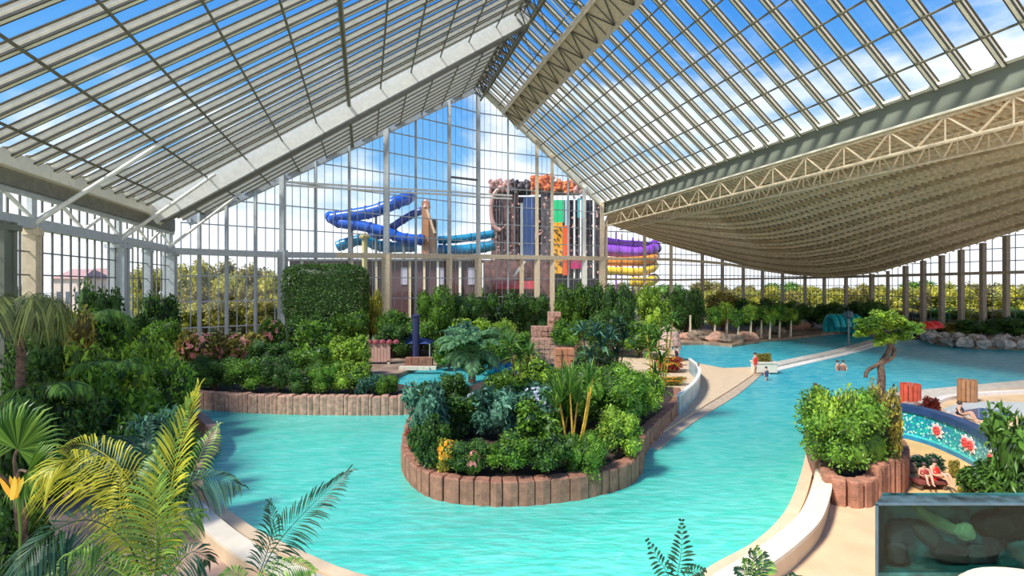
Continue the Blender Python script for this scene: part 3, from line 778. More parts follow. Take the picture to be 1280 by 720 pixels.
def block_wall(path, z0, z1, label, m=stone, th=0.35, bw=0.42, hv=0.08, seed=1, group=None, name='planter_wall'):
    r = random.Random(seed); P = smoothpath(path, 8); g = MB()
    cum = [0]
    for i in range(1, len(P)): cum.append(cum[-1]+(P[i]-P[i-1]).length)
    s = 0
    def at_(d):
        for i in range(1, len(P)):
            if cum[i] >= d: return P[i-1].lerp(P[i], (d-cum[i-1])/max(1e-6, cum[i]-cum[i-1]))
        return P[-1]
    while s < cum[-1]-.1:
        w_ = bw*r.uniform(.55, 1.35); a_, b_ = at_(s+.012), at_(min(s+w_-.012, cum[-1])); t = (b_-a_)
        if t.length < .03: s += w_; continue
        t.normalize(); nr_ = Vector((-t.y, t.x, 0)); zt = z1+r.uniform(-hv, hv); o_ = r.uniform(0, .05); bev = .03
        for (q0, q1, za, zb_, ex) in ((a_, b_, z0, zt-.05, 0), ):
            h = th/2
            base = [q0+nr_*(h+o_), q1+nr_*(h+o_), q1-nr_*(h+o_), q0-nr_*(h+o_)]
            mid_ = [(q0.lerp(q1, .5)+nr_*(h+o_+.04)), (q0.lerp(q1, .5)-nr_*(h+o_+.04))]
            ring = [base[0], mid_[0], base[1], base[2], mid_[1], base[3]]
            cen = (q0+q1)/2; top = [cen+(p-cen)*.86 for p in ring]
            vs = [(p.x, p.y, za) for p in ring]+[(p.x, p.y, zb_) for p in ring]+[(p.x, p.y, zt) for p in top]
            g.add(vs, [(i, (i+1) % 6, 6+(i+1) % 6, 6+i) for i in range(6)]+[(6+i, 6+(i+1) % 6, 12+(i+1) % 6, 12+i) for i in range(6)]+[tuple(range(12, 18))])
        s += w_
    c = P[len(P)//2]; o = g.build(name, m, None, org=(c.x, c.y, z0)); tag(o, label, 'planter wall', group); return o
# ================================================================== THINGS IN THE HALL
# ------- planter walls
ic_ = Vector((G(655, 560).x, G(655, 560).y, 0))
block_wall([tuple(p+(ic_-p).normalized()*.22) for p in isl[:-1]], -.3, 0.8, 'pink stone block wall ringing the planted island in the turquoise river', stone, .34, .52, .03, 3)
block_wall([(p.x, p.y, 0) for p in PL], -.3, 1.02, 'long low terracotta block wall behind the river, under the shrub row', stonel, .34, .36, .05, 4)
wall2 = [(G(x, y, .15).x, G(x, y, .15).y, 0) for x, y in ((1032, 606), (1037, 624), (1052, 631), (1075, 632), (1090, 626))]
block_wall(wall2, .1, 0.98, 'short reddish block planter wall beside the white bench, curving round the leafy bush', stone, .3, .36, .02, 6)
wall3 = [(G(x, y, .15).x, G(x, y, .15).y, 0) for x, y in ((1090, 627), (1104, 621), (1120, 616), (1128, 600), (1118, 585))]
block_wall(wall3, .1, 1.35, 'taller reddish log-like block wall at the right end of the bush planter', stone, .3, .28, .07, 7)
# reddish low wall along the river left of the bush
g = MB(); pth = smoothpath([G(x, y, .15) for x, y in ((1016, 522), (1018, 545), (1022, 575), (1034, 606))], 5)
g.wall(pth, .55, .1, 1.0, off=-.1); o = g.build('low_wall', stone, None, org=tuple(pth[5])); tag(o, 'smooth pinkish brown low wall along the river bank by the leafy bush', 'low wall')
g = MB(); p = G(1019, 524, .15); g.tube([(p.x, p.y, .1), (p.x, p.y, 1.9)], .09, 8); g.lathe((p.x, p.y, 1.9), [(.1, 0), (.11, .08), (.01, .12)], 8)
tag(g.build('bollard', bark, None, org=(p.x, p.y, .15)), 'slim brown wooden post at the far end of the pinkish river wall', 'post')
p = G(1024, 558, .15); g = MB(); g.blob((p.x, p.y-.1, 1.2), (.26, .2, .25), 1, .08, 4); tag(g.build('boulder', mat('pale_blue_stone', (.5, .62, .62)), None, org=(p.x, p.y, 1.0)), 'small pale blue-grey stone on top of the pinkish river wall', 'stone')

# ------- kerbs and bench
kr = smoothpath([(p.x, p.y, 0) for p in G2([(1008, 530), (1010, 565), (1002, 605), (984, 650), (949, 688), (900, 717), (870, 735), (800, 765)])], 6)
tagst(MB().wall(kr, .34, -1, .28, off=.12).build('trim_6', coping), 'rounded cream pool edge on the right')
bpth = smoothpath([(p.x, p.y, 0) for p in [G(x, y, .6) for x, y in ((1031, 592), (1026, 618), (1013, 650), (985, 678), (950, 704), (905, 732))]], 6)
t = thing('bench', 'long curved cream bench with a white top following the right pool edge', 'bench', tuple(bpth[12]))
MB().wall(bpth, .42, .1, .62).build('bench_base', coping, t); MB().wall(bpth, .52, .62, .72).build('bench_top', benchm, t)
kl = smoothpath([(p.x, p.y, 0) for p in G2([(224, 600), (250, 622), (282, 648), (322, 677), (378, 704), (440, 730), (560, 760)])], 6)
tagst(MB().wall(kl, .34, -1, .25, off=-.1).build('trim_7', coping), 'rounded cream pool edge on the left')
bl = smoothpath([G(x, y, .55) for x, y in ((232, 625), (262, 655), (300, 685), (345, 710), (400, 735))], 6)
t = thing('bench', 'long curved cream bench along the left pool edge between the palms', 'bench', (bl[10].x, bl[10].y, .15))
MB().wall([(p.x, p.y) for p in bl], .42, .1, .55).build('bench_base', coping, t); MB().wall([(p.x, p.y) for p in bl], .5, .55, .63).build('bench_top', benchm, t)
wl3 = smoothpath([G(x, y, .15) for x, y in ((246, 640), (243, 610), (252, 580), (268, 560), (262, 545), (244, 530))], 5)
tag(MB().wall([(p.x, p.y) for p in wl3], .4, .1, .75).build('low_wall', stonel, None, org=tuple(wl3[8])), 'short rounded peach wall at the left river bank behind the palm fronds', 'low wall')

# ------- long planter shrub row
row = [(180, 240, 452, 506, 27.5, L_mid, 'a', 'olive green bush at the left end of the long block planter'),
 (232, 292, 440, 507, 28, L_dark, 'd', 'dark round bush in the long planter, second from its left end'),
 (280, 330, 446, 508, 27, L_mid, 'b', 'mid green bush in the long planter below the pink flowers'),
 (322, 362, 436, 508, 28, L_dark, 'd', 'tallest dark bush of the long planter, left of its middle'),
 (356, 394, 458, 510, 26.6, L_dark, 'a', 'low dark bush at the middle of the long planter'),
 (386, 424, 446, 510, 27, L_mid, 'd', 'bushy green plant in the long planter in front of the pink wall'),
 (416, 456, 450, 510, 26.6, L_bri, 'b', 'brighter green bush in the long planter, third from its right end'),
 (444, 474, 466, 510, 26.4, L_blu, 'c', 'blue-green low bush in the long planter, second from its right end'),
 (466, 492, 466, 508, 26.4, L_mid, 'd', 'small green bush at the right end of the long block planter')]
for x0, x1, yt, yb, Y, m, k, lab in row: shrub(x0-4, x1+4, yt, yb, interp((x0+x1)/2, [188, 240, 330, 430, 489], [30.2, 28.2, 26.9, 26.6, 26.6])+(.5 if 'tall' in lab else .1), m, lab, k, depth=.8, group='bushes in the long block planter')
shrub(352, 402, 390, 428, 47, L_dark, 'dark low shrub under the left half of the clipped hedge', 'a')
shrub(398, 458, 388, 428, 47.5, L_mid, 'green low shrub under the right half of the clipped hedge', 'b')
shrub(215, 272, 410, 452, 33, L_oli, 'loose bush covered in coral pink blossom beside the white corner column', 'c', fl=(PET, FL_p), name='flowering_bush', cat='flowering bush')
shrub(262, 325, 412, 456, 34, L_oli, 'wide coral flowering bush behind the long planter, right of the column', 'c', fl=(PET, FL_p), name='flowering_bush', cat='flowering bush')
shrub(322, 352, 396, 432, 44, L_mid, 'small bush with salmon flowers at the foot of the gable column', 'c', fl=(PETb, FL_p), name='flowering_bush', cat='flowering bush')
shrub(360, 420, 398, 450, 38, L_mid, 'loose green shrub in front of the clipped hedge', 'b')
shrub(404, 460, 416, 462, 34, L_bri, 'yellowish green shrub left of the pink panelled wall', 'c')
shrub(300, 362, 425, 470, 32, L_dark, 'dark shrub behind the long planter below the salmon flowers', 'a')
shrub(352, 410, 432, 470, 31, L_mid, 'mid green shrub behind the low dark planter bush', 'b')
shrub(460, 516, 402, 440, 44, L_dark, 'dark shrub behind the navy canopy', 'a')
# clipped hedge and back trees
shrub(352, 456, 330, 402, 51, L_dark, 'huge clipped square hedge with a flat bright top inside the gable glass', 'h', depth=1.5, name='clipped_hedge', cat='hedge')
shrub(446, 476, 352, 410, 55.5, L_yel, 'narrow yellow-green tree squeezed beside the clipped hedge', 'd', name='tree', cat='tree')
bt = [(468, 520, 385, 432, 48, L_mid, 'b', 'low leafy tree between the yellow tree and the dark blue post'),
 (520, 566, 345, 440, 50, L_mid, 'd', 'tall slim green tree right of the dark blue post'),
 (556, 612, 356, 430, 53, L_dark, 'd', 'dark bushy tree just below the gable beam, left of the tall gable column'),
 (600, 654, 360, 425, 55, L_dark, 'a', 'dark broad tree in front of the slide tower, left of its red sign'),
 (640, 690, 358, 418, 57, L_dark, 'd', 'dark broad tree in front of the slide tower, under its red sign'),
 (692, 736, 342, 410, 58, L_mid, 'd', 'tall mid green tree under the yellow tower panel'),
 (728, 762, 350, 420, 57, L_dark, 'a', 'narrow dark tree left of the purple slide'),
 (756, 800, 342, 428, 54, L_dark, 'd', 'large dark tree standing below the purple slide'),
 (796, 844, 352, 412, 60, L_bri, 'b', 'bright green tree with a few pink blooms under the yellow slide'),
 (838, 884, 350, 416, 62, L_dark, 'd', 'tall rounded dark tree left of the far palm clump')]
for x0, x1, yt, yb, Y, m, k, lab in bt: shrub(x0, x1, yt, yb, Y, m, lab, k, depth=2.2, name='tree', cat='tree', group='trees along the back glass')
ft = [(884, 930, 362, 414, 70, L_oli, 'a', 'olive brown bush between the rounded dark tree and the far hedge row'),
 (915, 975, 366, 412, 70, L_dark, 'd', 'dark far bush in front of the glass, above the grove of little trees'),
 (968, 1010, 374, 414, 70, L_dark, 'a', 'dark far bush left of the teal slide'),
 (1000, 1040, 378, 406, 76, L_dark, 'b', 'low dark far bush directly behind the teal slide'),
 (1036, 1082, 372, 402, 74, L_dark, 'd', 'dark far bush behind the gnarled tree'),
 (1076, 1120, 374, 404, 70, L_dark, 'a', 'dark far bush behind the crown of the gnarled tree, to its right'),
 (1205, 1255, 396, 424, 62, L_dark, 'd', 'dark spiky bush above the pale rocks at far right'),
 (1160, 1206, 402, 422, 64, L_oli, 'b', 'low olive bush above the pale rocks near the red parasols'),
 (1250, 1300, 396, 424, 61, L_dark, 'a', 'dark bush at the right edge above the pale rocks')]
for x0, x1, yt, yb, Y, m, k, lab in ft: shrub(x0, x1, yt, yb, Y, m, lab, k, depth=2.0, group='bushes along the far glass')
# grove of small trees on the far bank
for i, (px, Y, h) in enumerate(((893, 58, 4.0), (908, 60, 4.4), (922, 57, 3.8), (938, 59, 4.2), (951, 61, 4.0), (962, 60, 3.7), (974, 62, 4.2), (988, 63, 3.6))):
    p = W(px, 400, Y); r_ = random.Random(i)
    where = ['leftmost little tree of the far bank grove', 'second little tree of the far bank grove', 'third little tree of the far bank grove, slightly shorter', 'fourth little tree of the far bank grove', 'fifth little tree of the far bank grove', 'sixth little tree of the far bank grove, short', 'seventh little tree of the far bank grove', 'rightmost little tree of the far bank grove']
    t = thing('small_tree', where[i]+', bright green on a thin trunk', 'tree', (p.x, p.y, .3), 'grove of small trees on the far bank')
    MB().tube([(p.x, p.y, .3), (p.x+.1, p.y, h*.6), (p.x, p.y, h*.85)], [.14, .1, .06], 6).build('trunk', tancol, t)
    obj_of('foliage', SH['abc'[i % 3]], L_bri if i % 2 else L_mid, t, (0, 0, h*.45), (0, 0, i), (1.0, 1.0, h*.32))
# brown rock heaps along the far shore
for i, (px, py, r_) in enumerate(((858, 424, .9), (872, 425, 1.1), (885, 426, .8), (897, 427, 1.2), (908, 428, .9), (920, 428, 1.0), (936, 425, 1.1), (955, 421, .9), (975, 418, 1.1), (1000, 412, 1.4))):
    p = G(px, py, .3); g = MB().blob((p.x, p.y+.4, .3+r_*.35), (r_*1.1, r_*.8, r_*.6), 2, .12, i)
    side = ('brown boulder %s on the far shore' % ('below the rounded dark tree, at the left end', 'next to the left-end boulder', 'small, left of the grove', 'large, under the leftmost grove tree', 'under the second grove tree', 'under the third grove tree', 'under the fourth grove tree', 'under the sixth grove tree', 'right of the grove', 'biggest, dark, left of the teal slide')[i])
    tag(g.build('boulder', rock if i % 3 else stonel, None, org=(p.x, p.y, .3), smooth=False), side, 'rock', 'brown boulders on the far shore')
# pale rock border of the wave pool
rr = random.Random(5)
ORD = 'first second third fourth fifth sixth seventh eighth ninth tenth eleventh twelfth thirteenth fourteenth fifteenth sixteenth seventeenth eighteenth nineteenth twentieth'.split()
def nth(i, n):
    """place in a row of n counted from the nearer end"""
    return (ORD[i]+' from the left end') if i < n/2 else (ORD[n-1-i]+' from the right end')
spots = []
for row_ in (0, 1):
    for i in range(18): spots.append((row_, i, 1162+i*7.6+row_*3+rr.uniform(-1.2, 1.2)))
for row_, i, px in spots:
    py = interp(px, [1160, 1172, 1220, 1290, 1310], [424, 430, 434.5, 436, 437])-(1.2 if row_ == 0 else 5.5)-rr.uniform(0, 1)
    p = G(px, py, .3); r_ = rr.uniform(.5, .85); k = (i+row_) % 3
    g = MB().blob((p.x, p.y+.3, .3+r_*.45), (r_, r_*.8, r_*.75), 1, .14, i+40+row_*20)
    tag(g.build('boulder', (greyrock, greyrock, rock)[k], None, org=(p.x, p.y, .3)), 'rough %s rock, %s row of wave pool bank, %s' % (('pale', 'pale', 'brown')[k], ('front', 'back')[row_], nth(i, 18)), 'rock', 'rocks bordering the wave pool')

# ------- gnarled tree on the right
b = G(1098, 531, .15)
t = thing('gnarled_tree', 'gnarled leaning tree with a twisted brown trunk and loose green crown by the wave pool', 'tree', (b.x, b.y, .15))
Yg = b.y
tp = lambda px, py, dy=0: W(px, py, Yg+dy)
MB().tube(smoothpath([(b.x, b.y, .1), tp(1101, 490), tp(1102, 470), tp(1101, 455), tp(1108, 444), tp(1112, 434), tp(1110, 424)], 4), [.2-.005*i for i in range(25)], 8).build('trunk', bark, t, smooth=True)
MB().tube(smoothpath([tp(1104, 452), tp(1091, 459), tp(1084, 464), tp(1082, 472)], 4), .09, 7).build('branch', bark, t, smooth=True)
MB().tube(smoothpath([tp(1101, 455), tp(1115, 447), tp(1117, 436), tp(1107, 425)], 4), .09, 7).build('branch', bark, t, smooth=True)
for (bx_, by_) in ((1080, 402), (1132, 402), (1095, 390), (1122, 395), (1140, 412)):
    MB().tube(smoothpath([tp(1110, 428), tp((bx_+1110)/2, 416), tp(bx_, by_)], 4), .05, 6).build('branch', bark, t)
for k, (cx, cy, r_) in enumerate(((1082, 404, .62), (1099, 396, .66), (1118, 402, .62), (1136, 408, .5), (1094, 412, .45), (1108, 422, .5), (1124, 418, .45), (1076, 416, .35), (1092, 428, .25))):
    c = W(cx, cy, Yg)-Vector((b.x, b.y, .15)); obj_of('foliage', SH['e'], L_bri if k % 3 else L_mid, t, (c.x, c.y+random.uniform(-.3, .3), c.z-r_*.7), (0, 0, k), (r_, r_, r_*.7))
# big leafy bush in the block planter
shrub(1014, 1126, 474, 606, 15.3, L_mid, 'large dense leafy bush filling the reddish block planter beside the white bench', 'd', depth=1.0)
shrub(1020, 1080, 478, 540, 15.5, L_bri, 'lighter leafy top growing at the upper left of the block planter', 'b', depth=.6)
shrub(1090, 1130, 474, 545, 15.7, L_oli, 'olive toned leafy bush at the upper right of the block planter', 'b', depth=.5)
# dark shrub at right edge
shrub(1254, 1326, 492, 606, 13.6, L_dark, 'dark shrub with pale-edged leaves at the right edge above the rock tank', 'e', depth=.8)
shrub(1212, 1300, 575, 626, 14.3, L_dark, 'very dark low shrub just behind the rock tank', 'c', depth=.6)  # dark foliage put in where only shade lies beneath the edge shrub

# ------- teal mosaic wall
def curve_pts(l, z): return smoothpath([G(x, y, z) for x, y in l], 6)
tb = curve_pts([(1096, 541), (1125, 546), (1160, 555), (1195, 569), (1228, 587), (1258, 612), (1285, 645)], .15)
t = thing('mosaic_wall', 'curved teal mosaic wall with navy cap and flower medallions', 'wall', (tb[15].x, tb[15].y, .15))
mw = bpy.data.materials.new('teal_mosaic'); mw.use_nodes = True; nt2 = mw.node_tree; bb = nt2.nodes['Principled BSDF']; bb.inputs['Roughness'].default_value = .3
tc2 = N(nt2, 'ShaderNodeTexCoord'); vo = N(nt2, 'ShaderNodeTexVoronoi'); vo.inputs['Scale'].default_value = 15; nt2.links.new(tc2.outputs['Object'], vo.inputs['Vector'])
rp = N(nt2, 'ShaderNodeValToRGB'); sp2 = N(nt2, 'ShaderNodeSeparateColor'); nt2.links.new(vo.outputs['Color'], sp2.inputs[0]); nt2.links.new(sp2.outputs[0], rp.inputs[0])
rp.color_ramp.interpolation = 'CONSTANT'
rp.color_ramp.elements[0].color = (.0, .28, .30, 1); rp.color_ramp.elements[1].position = .86; rp.color_ramp.elements[1].color = (.45, .8, .62, 1)
e_ = rp.color_ramp.elements.new(.3); e_.color = (.0, .42, .36, 1); e_ = rp.color_ramp.elements.new(.58); e_.color = (.02, .20, .34, 1)
nt2.links.new(rp.outputs[0], bb.inputs['Base Color'])
MB().wall(tb, .3, .1, 1.38).build('mosaic_face', mw, t)
MB().wall(tb, .46, 1.38, 1.66).build('cap', mat('navy_tile', (.02, .06, .16), .35), t)
MB().wall(tb, .34, .1, .34).build('skirting', mat('blue_tile', (.01, .22, .42), .3), t)
MB().wall(tb, .36, .34, .42).build('border', mat('light_teal_tile', (.05, .62, .62), .3), t)
for i, k in enumerate((15, 21.5, 22.8, 28)):
    i0 = int(k); q = tb[i0].lerp(tb[i0+1], k-i0); tg = (tb[i0+1]-tb[i0]).normalized(); nn = Vector((tg.y, -tg.x, 0))
    if nn.dot(Vector((q.x, q.y, 0))) > 0: nn = -nn
    fl = MB(); cc_ = Vector((q.x, q.y, .92))+nn*.17; zz = Vector((0, 0, 1))
    for j in range(8):
        a = j*math.pi/4; d = tg*math.cos(a)+zz*math.sin(a); s_ = tg*-math.sin(a)+zz*math.cos(a)
        vs = [cc_+d*.08, cc_+d*.22+s_*.08, cc_+d*.34, cc_+d*.22-s_*.08]
        fl.add([v for v in vs]+[v+nn*.04 for v in vs], [(4,5,6,7), (0,1,5,4), (1,2,6,5), (2,3,7,6), (3,0,4,7)])
    f_ = fl.build('flower_medallion', plain('medallion_white', (.80, .62, .58)), t)
    fr = MB()
    for j in range(8):
        a = j*math.pi/4+.2; d = tg*math.cos(a)+zz*math.sin(a); fr.blob(cc_+d*.12+nn*.04, .065, 1, .05, j)
    fr.blob(cc_+nn*.05, .07, 1, .03, 3); fr.build('flower_centre', plain('medallion_red', (.62, .06, .05)), f_)

# ------- slatted barrels, flower tub
def barrel(px, py, m, label, r=.45, h=1.25):
    p = G(px, py, .15); t = thing('slatted_barrel', label, 'bin', (p.x, p.y, .15), 'slatted barrels behind the teal wall')
    for k in range(14):
        a = 2*math.pi*k/14; g = MB(); c = Vector((math.cos(a), math.sin(a), 0))
        g.bar((p.x+c.x*r, p.y+c.y*r, .2), (p.x+c.x*r, p.y+c.y*r, .15+h), .17*r/.45, .05, (c.x, c.y, 0)); g.build('slat', m, t)
    MB().lathe((p.x, p.y, .15), [(r*.85, .0), (r*.85, h-.15), (.01, h-.15)], 16).build('liner', bark, t)
barrel(1138, 507, mat('red_slats', (.66, .10, .05), .5), 'red slatted barrel behind the teal mosaic wall')
barrel(1209, 502, mat('brown_slats', (.42, .20, .09), .6), 'brown slatted barrel at the white edge of the wave pool', .42, 1.3)
shrub(1156, 1176, 494, 516, 25.3, L_red, 'small rust red leafy plant on the teal wall beside the red barrel', 'e')
p = G(1176, 520, .15); 
dd = smoothpath([G(x, y, .15) for x, y in ((1165, 508), (1180, 500), (1220, 495), (1290, 491), (1400, 487))], 5)
tagst(MB().wall(dd, .4, .1, .35).build('trim_8', plain('white_edge', (.84, .78, .72))), 'white rounded rim around the small round pool')
g = MB().prism([(p.x, p.y) for p in [G(x, y, .15) for x, y in ((1178, 512), (1200, 505), (1240, 502), (1290, 504), (1290, 520), (1230, 522), (1195, 520))]], .15, .19); tagst(g.build('floor', plain('grey_paving', (.50, .53, .52))), 'grey paving around the small dark pool')
g = MB().prism([(p.x, p.y) for p in [G(x, y, .2) for x, y in ((1200, 514), (1225, 510), (1262, 513), (1262, 523), (1225, 524))]], .19, .21); tag(g.build('plunge_pool', plain('dark_blue_water', (.02, .10, .22), .1)), 'small dark blue plunge pool behind the teal wall', 'pool')
# colourful heap of small stones near the wall
for i, (px, py) in enumerate(((1152, 510), (1147, 513), (1141, 512), (1133, 511), (1187, 525), (1196, 529))):
    q = G(px, py, .15); tag(MB().blob((q.x, q.y, .35), (.24, .2, .22), 1, .15, i).build('stone', (greyrock, stonel)[i % 2], None, org=(q.x, q.y, .15)), 'small %s stone behind the teal wall, %s' % (('pale', 'pink')[i % 2], ('just right of the red barrel', 'in front of the rust red plant', 'below the red barrel', 'left of the red barrel foot', 'left of the sitting person', 'in front of the plunge pool')[i]), 'stone')

# ------- driftwood and things on the yellow sand
q = G(1135, 588, .15)
t = thing('rock_pile', 'low brown heap of rocks on the yellow sand right of the block planter', 'rocks', (q.x, q.y, .15))
for i in range(6): MB().blob((q.x+random.uniform(-.4, .4), q.y+random.uniform(-.2, .2), .3+random.uniform(0, .3)), random.uniform(.16, .3), 1, .15, i).build('rock', rock, t)
shrub(1148, 1186, 568, 592, 17.3, L_dkp, 'dark trailing plant lying across the yellow sand', 'e', name='trailing_plant', cat='plant')
shrub(1190, 1202, 572, 588, 17.0, L_oli, 'tiny olive tuft alone on the yellow sand', 'e')
shrub(1200, 1212, 604, 616, 15.5, L_oli, 'tiny brown-green tuft on the sand near the rock tank', 'e')

# ------- rock tank bottom right
T0 = G(1096, 722, .15); Yt = T0.y
t = thing('rock_tank', 'large glass-fronted tank of dark rocks and teal water at the bottom right', 'tank', (T0.x, Yt, .15))
xl, xr_ = T0.x, T0.x+5.5; ztk = 7-(630-HY)/F*Yt; dep = .42; xb = xl+.47
teal = mat('tank_teal', (.03, .15, .14), .5, var=.38, scale=2.5)
MB().box(((xb+xr_)/2, Yt+dep, (ztk+.15)/2+.07), (xr_-xb, .06, ztk-.15)).build('back_panel', teal, t)
MB().bar((xl+.03, Yt+.02, (ztk+.1)/2), (xb, Yt+dep, (ztk+.1)/2), .05, ztk-.2).build('side_panel', mat('tank_slate', (.02, .045, .06)), t)
MB().prism([(xl, Yt), (xb, Yt+dep), (xr_, Yt+dep), (xr_, Yt)], .15, .26).build('base', teal, t)
MB().prism([(xl+.02, Yt+.03), (xb, Yt+dep+.02), (xr_, Yt+dep+.02), (xr_, Yt+.03)], ztk, ztk+.03).build('cover', mat('tank_cover', (.07, .12, .14), .25, var=.4, scale=3), t)  # opaque lid added to darken the interior; its blue-grey copies a reflection
MB().box(((xl+xr_)/2, Yt+.0, ztk), (xr_-xl+.04, .05, .05)).build('top_rail', mat('tank_rail', (.09, .16, .20), .3), t)
MB().box((xl, Yt+.0, (ztk+.15)/2), (.04, .05, ztk-.15)).build('corner_post', mat('tank_rail', (.1, .2, .2)), t)
tg_ = glassmat('tank_glass', (.58, .76, .74), .03)
MB().box(((xl+xr_)/2, Yt+.02, (ztk+.15)/2), (xr_-xl, .02, ztk-.2)).build('glass_front', tg_, t)
olr = mat('olive_rock', (.30, .33, .15), .7, var=.3, scale=2, bump=.4); dkr = mat('dark_rock', (.02, .018, .014), .8, var=.3, bump=.5); brr = mat('tank_brown_rock', (.07, .055, .035), .8, var=.4, bump=.5)
def tankrock(px, py, dy, rx, ry, rz, m, name='rock', rot=0.0, seed=0):
    c = W(px, py, Yt+.12+dy*.35); g = MB().blob((0,0,0), (rx, ry*.55, rz), 4, .10, seed, flat=.7); R = Matrix.Rotation(rot, 4, 'Y')
    g.v = [tuple(R @ Vector(v)+c) for v in g.v]; return g.build(name, m, t)
tankrock(1170, 650, .75, .62, .22, .16, olr, rot=.52, seed=2); tankrock(1203, 663, .55, .27, .24, .19, olr, rot=.35, seed=3)
tankrock(1158, 668, .8, .66, .26, .20, brr, rot=.68, seed=4); tankrock(1185, 688, .6, .40, .25, .20, dkr, rot=.25, seed=5)
tankrock(1219, 689, .6, .24, .2, .16, mat('slate_rock', (.05, .055, .05), .8), seed=12)
tankrock(1122, 664, .8, .30, .22, .34, mat('purple_rock', (.06, .045, .05), .8, var=.4), seed=6); tankrock(1122, 692, .4, .26, .2, .20, mat('purple_rock', (.1, .06, .07)), seed=7)
tankrock(1245, 655, .6, .55, .26, .33, dkr, seed=8); tankrock(1275, 648, .5, .5, .26, .4, dkr, seed=9); tankrock(1242, 682, .5, .25, .2, .2, dkr, seed=10)
tankrock(1150, 714, .4, .8, .25, .13, mat('teal_rock', (.03, .14, .12), .7, var=.4), seed=11); tankrock(1268, 692, .45, .5, .25, .24, mat('teal_rock', (.05, .20, .17)), rot=-.4, seed=13)
g = MB(); q = G(1232, 722, .15); g.lathe((q.x, q.y-.9, .15), [(1.35, 0), (1.35, .25), (1.2, .36), (.01, .38)], 28, sx=1, sy=.6)
tag(g.build('seat_block', benchm, None, org=(q.x, q.y-.9, .15), smooth=False), 'low rounded cream block in front of the rock tank at the bottom edge', 'seat')
# ------- island plants
Pm = [crown_mesh(1.75, 1.15, -.35, .42, 44, s, droop=.35, wl=.045, vee=.35) for s in (1, 2, 3)]
Pm2 = [crown_mesh(1.6, .75, -.75, .42, 40, s, droop=.6, wl=.04, vee=.2) for s in (4, 5)]
def crown(n, meshes, tilt0, tilt1, s0=.9, s1=1.1):
    out = []
    for k in range(n): out.append((meshes[k % len(meshes)], k*2.399, random.uniform(tilt0, tilt1), random.uniform(s0, s1)))
    return out
p = W(590, 478, 20.5); palm(p, 1.55-.6+.2, crown(30, Pm, -.35, .2, 1.0, 1.25)+crown(10, Pm2, .1, .5, .9, 1.05), leafmat('fan_palm_green', (.01, .07, .02), (.26, .50, .20)), 'large feathery palm on the left part of the island, its crown spreading like a fan', trunk_r=.16)
il = [(500, 556, 470, 590, 18.6, L_blu, 'e', 'dark blue-green broad-leaved shrub overhanging the left end of the island'),
 (510, 562, 520, 604, 16.3, L_dark, 'c', 'dark shrub on the left slope of the island behind the orange blooms'),
 (508, 534, 530, 584, 18.6, L_mid, 'a', 'small green shrub at the left rim of the island'),
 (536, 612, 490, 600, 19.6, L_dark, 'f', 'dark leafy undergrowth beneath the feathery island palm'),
 (590, 660, 478, 600, 19.0, L_blu, 'e', 'blue-green shrub at the centre of the island, right of the feathery palm'),
 (552, 616, 552, 618, 15.75, L_dark, 'a', 'dark low shrub at the island front, left of centre'),
 (604, 668, 546, 620, 15.65, L_mid, 'b', 'mid green shrub at the island front, exactly at its middle'),
 (654, 716, 548, 618, 15.7, L_dark, 'c', 'dark shrub at the island front beneath the yellow canes'),
 (640, 712, 496, 600, 18.4, L_mid, 'f', 'leafy green shrub behind the yellow canes of the island'),
 (704, 764, 536, 612, 16.1, L_mid, 'd', 'bushy shrub at the island front, right of the yellow canes'),
 (748, 806, 512, 600, 17.2, L_bri, 'a', 'bright green shrub at the right rim of the island'),
 (716, 822, 446, 560, 20.2, L_mid, 'd', 'largest dense bright bush on the right half of the island'),
 (784, 834, 462, 540, 22.3, L_bri, 'b', 'yellow-green bush behind the right rim of the island'),
 (640, 724, 462, 520, 21.5, L_bri, 'f', 'light green leafy shrub at the back of the island left of the canes')]
for x0, x1, yt, yb, Y, m, k, lab in il: shrub(x0, x1, yt, yb, Y, m, lab, k, group='shrubs filling the island planter')
shrub(544, 576, 548, 582, 15.9, L_yel, 'small shrub with yellow-orange blooms at the left front of the island', 'c', fl=(PETb, FL_o), name='flowering_bush', cat='flowering bush')
shrub(580, 602, 562, 594, 15.6, L_mid, 'small plant with faded pink blooms at the island front', 'c', fl=(PETb, FL_p), name='flowering_bush', cat='flowering bush')
shrub(506, 526, 532, 566, 18.2, L_red, 'small reddish plant at the far left rim of the island', 'e')
shrub(640, 712, 478, 510, 19.6, L_blu, 'low shrub with pale lilac blooms behind the yellow canes', 'c', fl=(PET, FL_w), name='flowering_bush', cat='flowering bush')
shrub(570, 612, 488, 518, 20.2, L_blu, 'lilac speckled shrub under the feathery palm', 'c', fl=(PETb, FL_w), name='flowering_bush', cat='flowering bush')
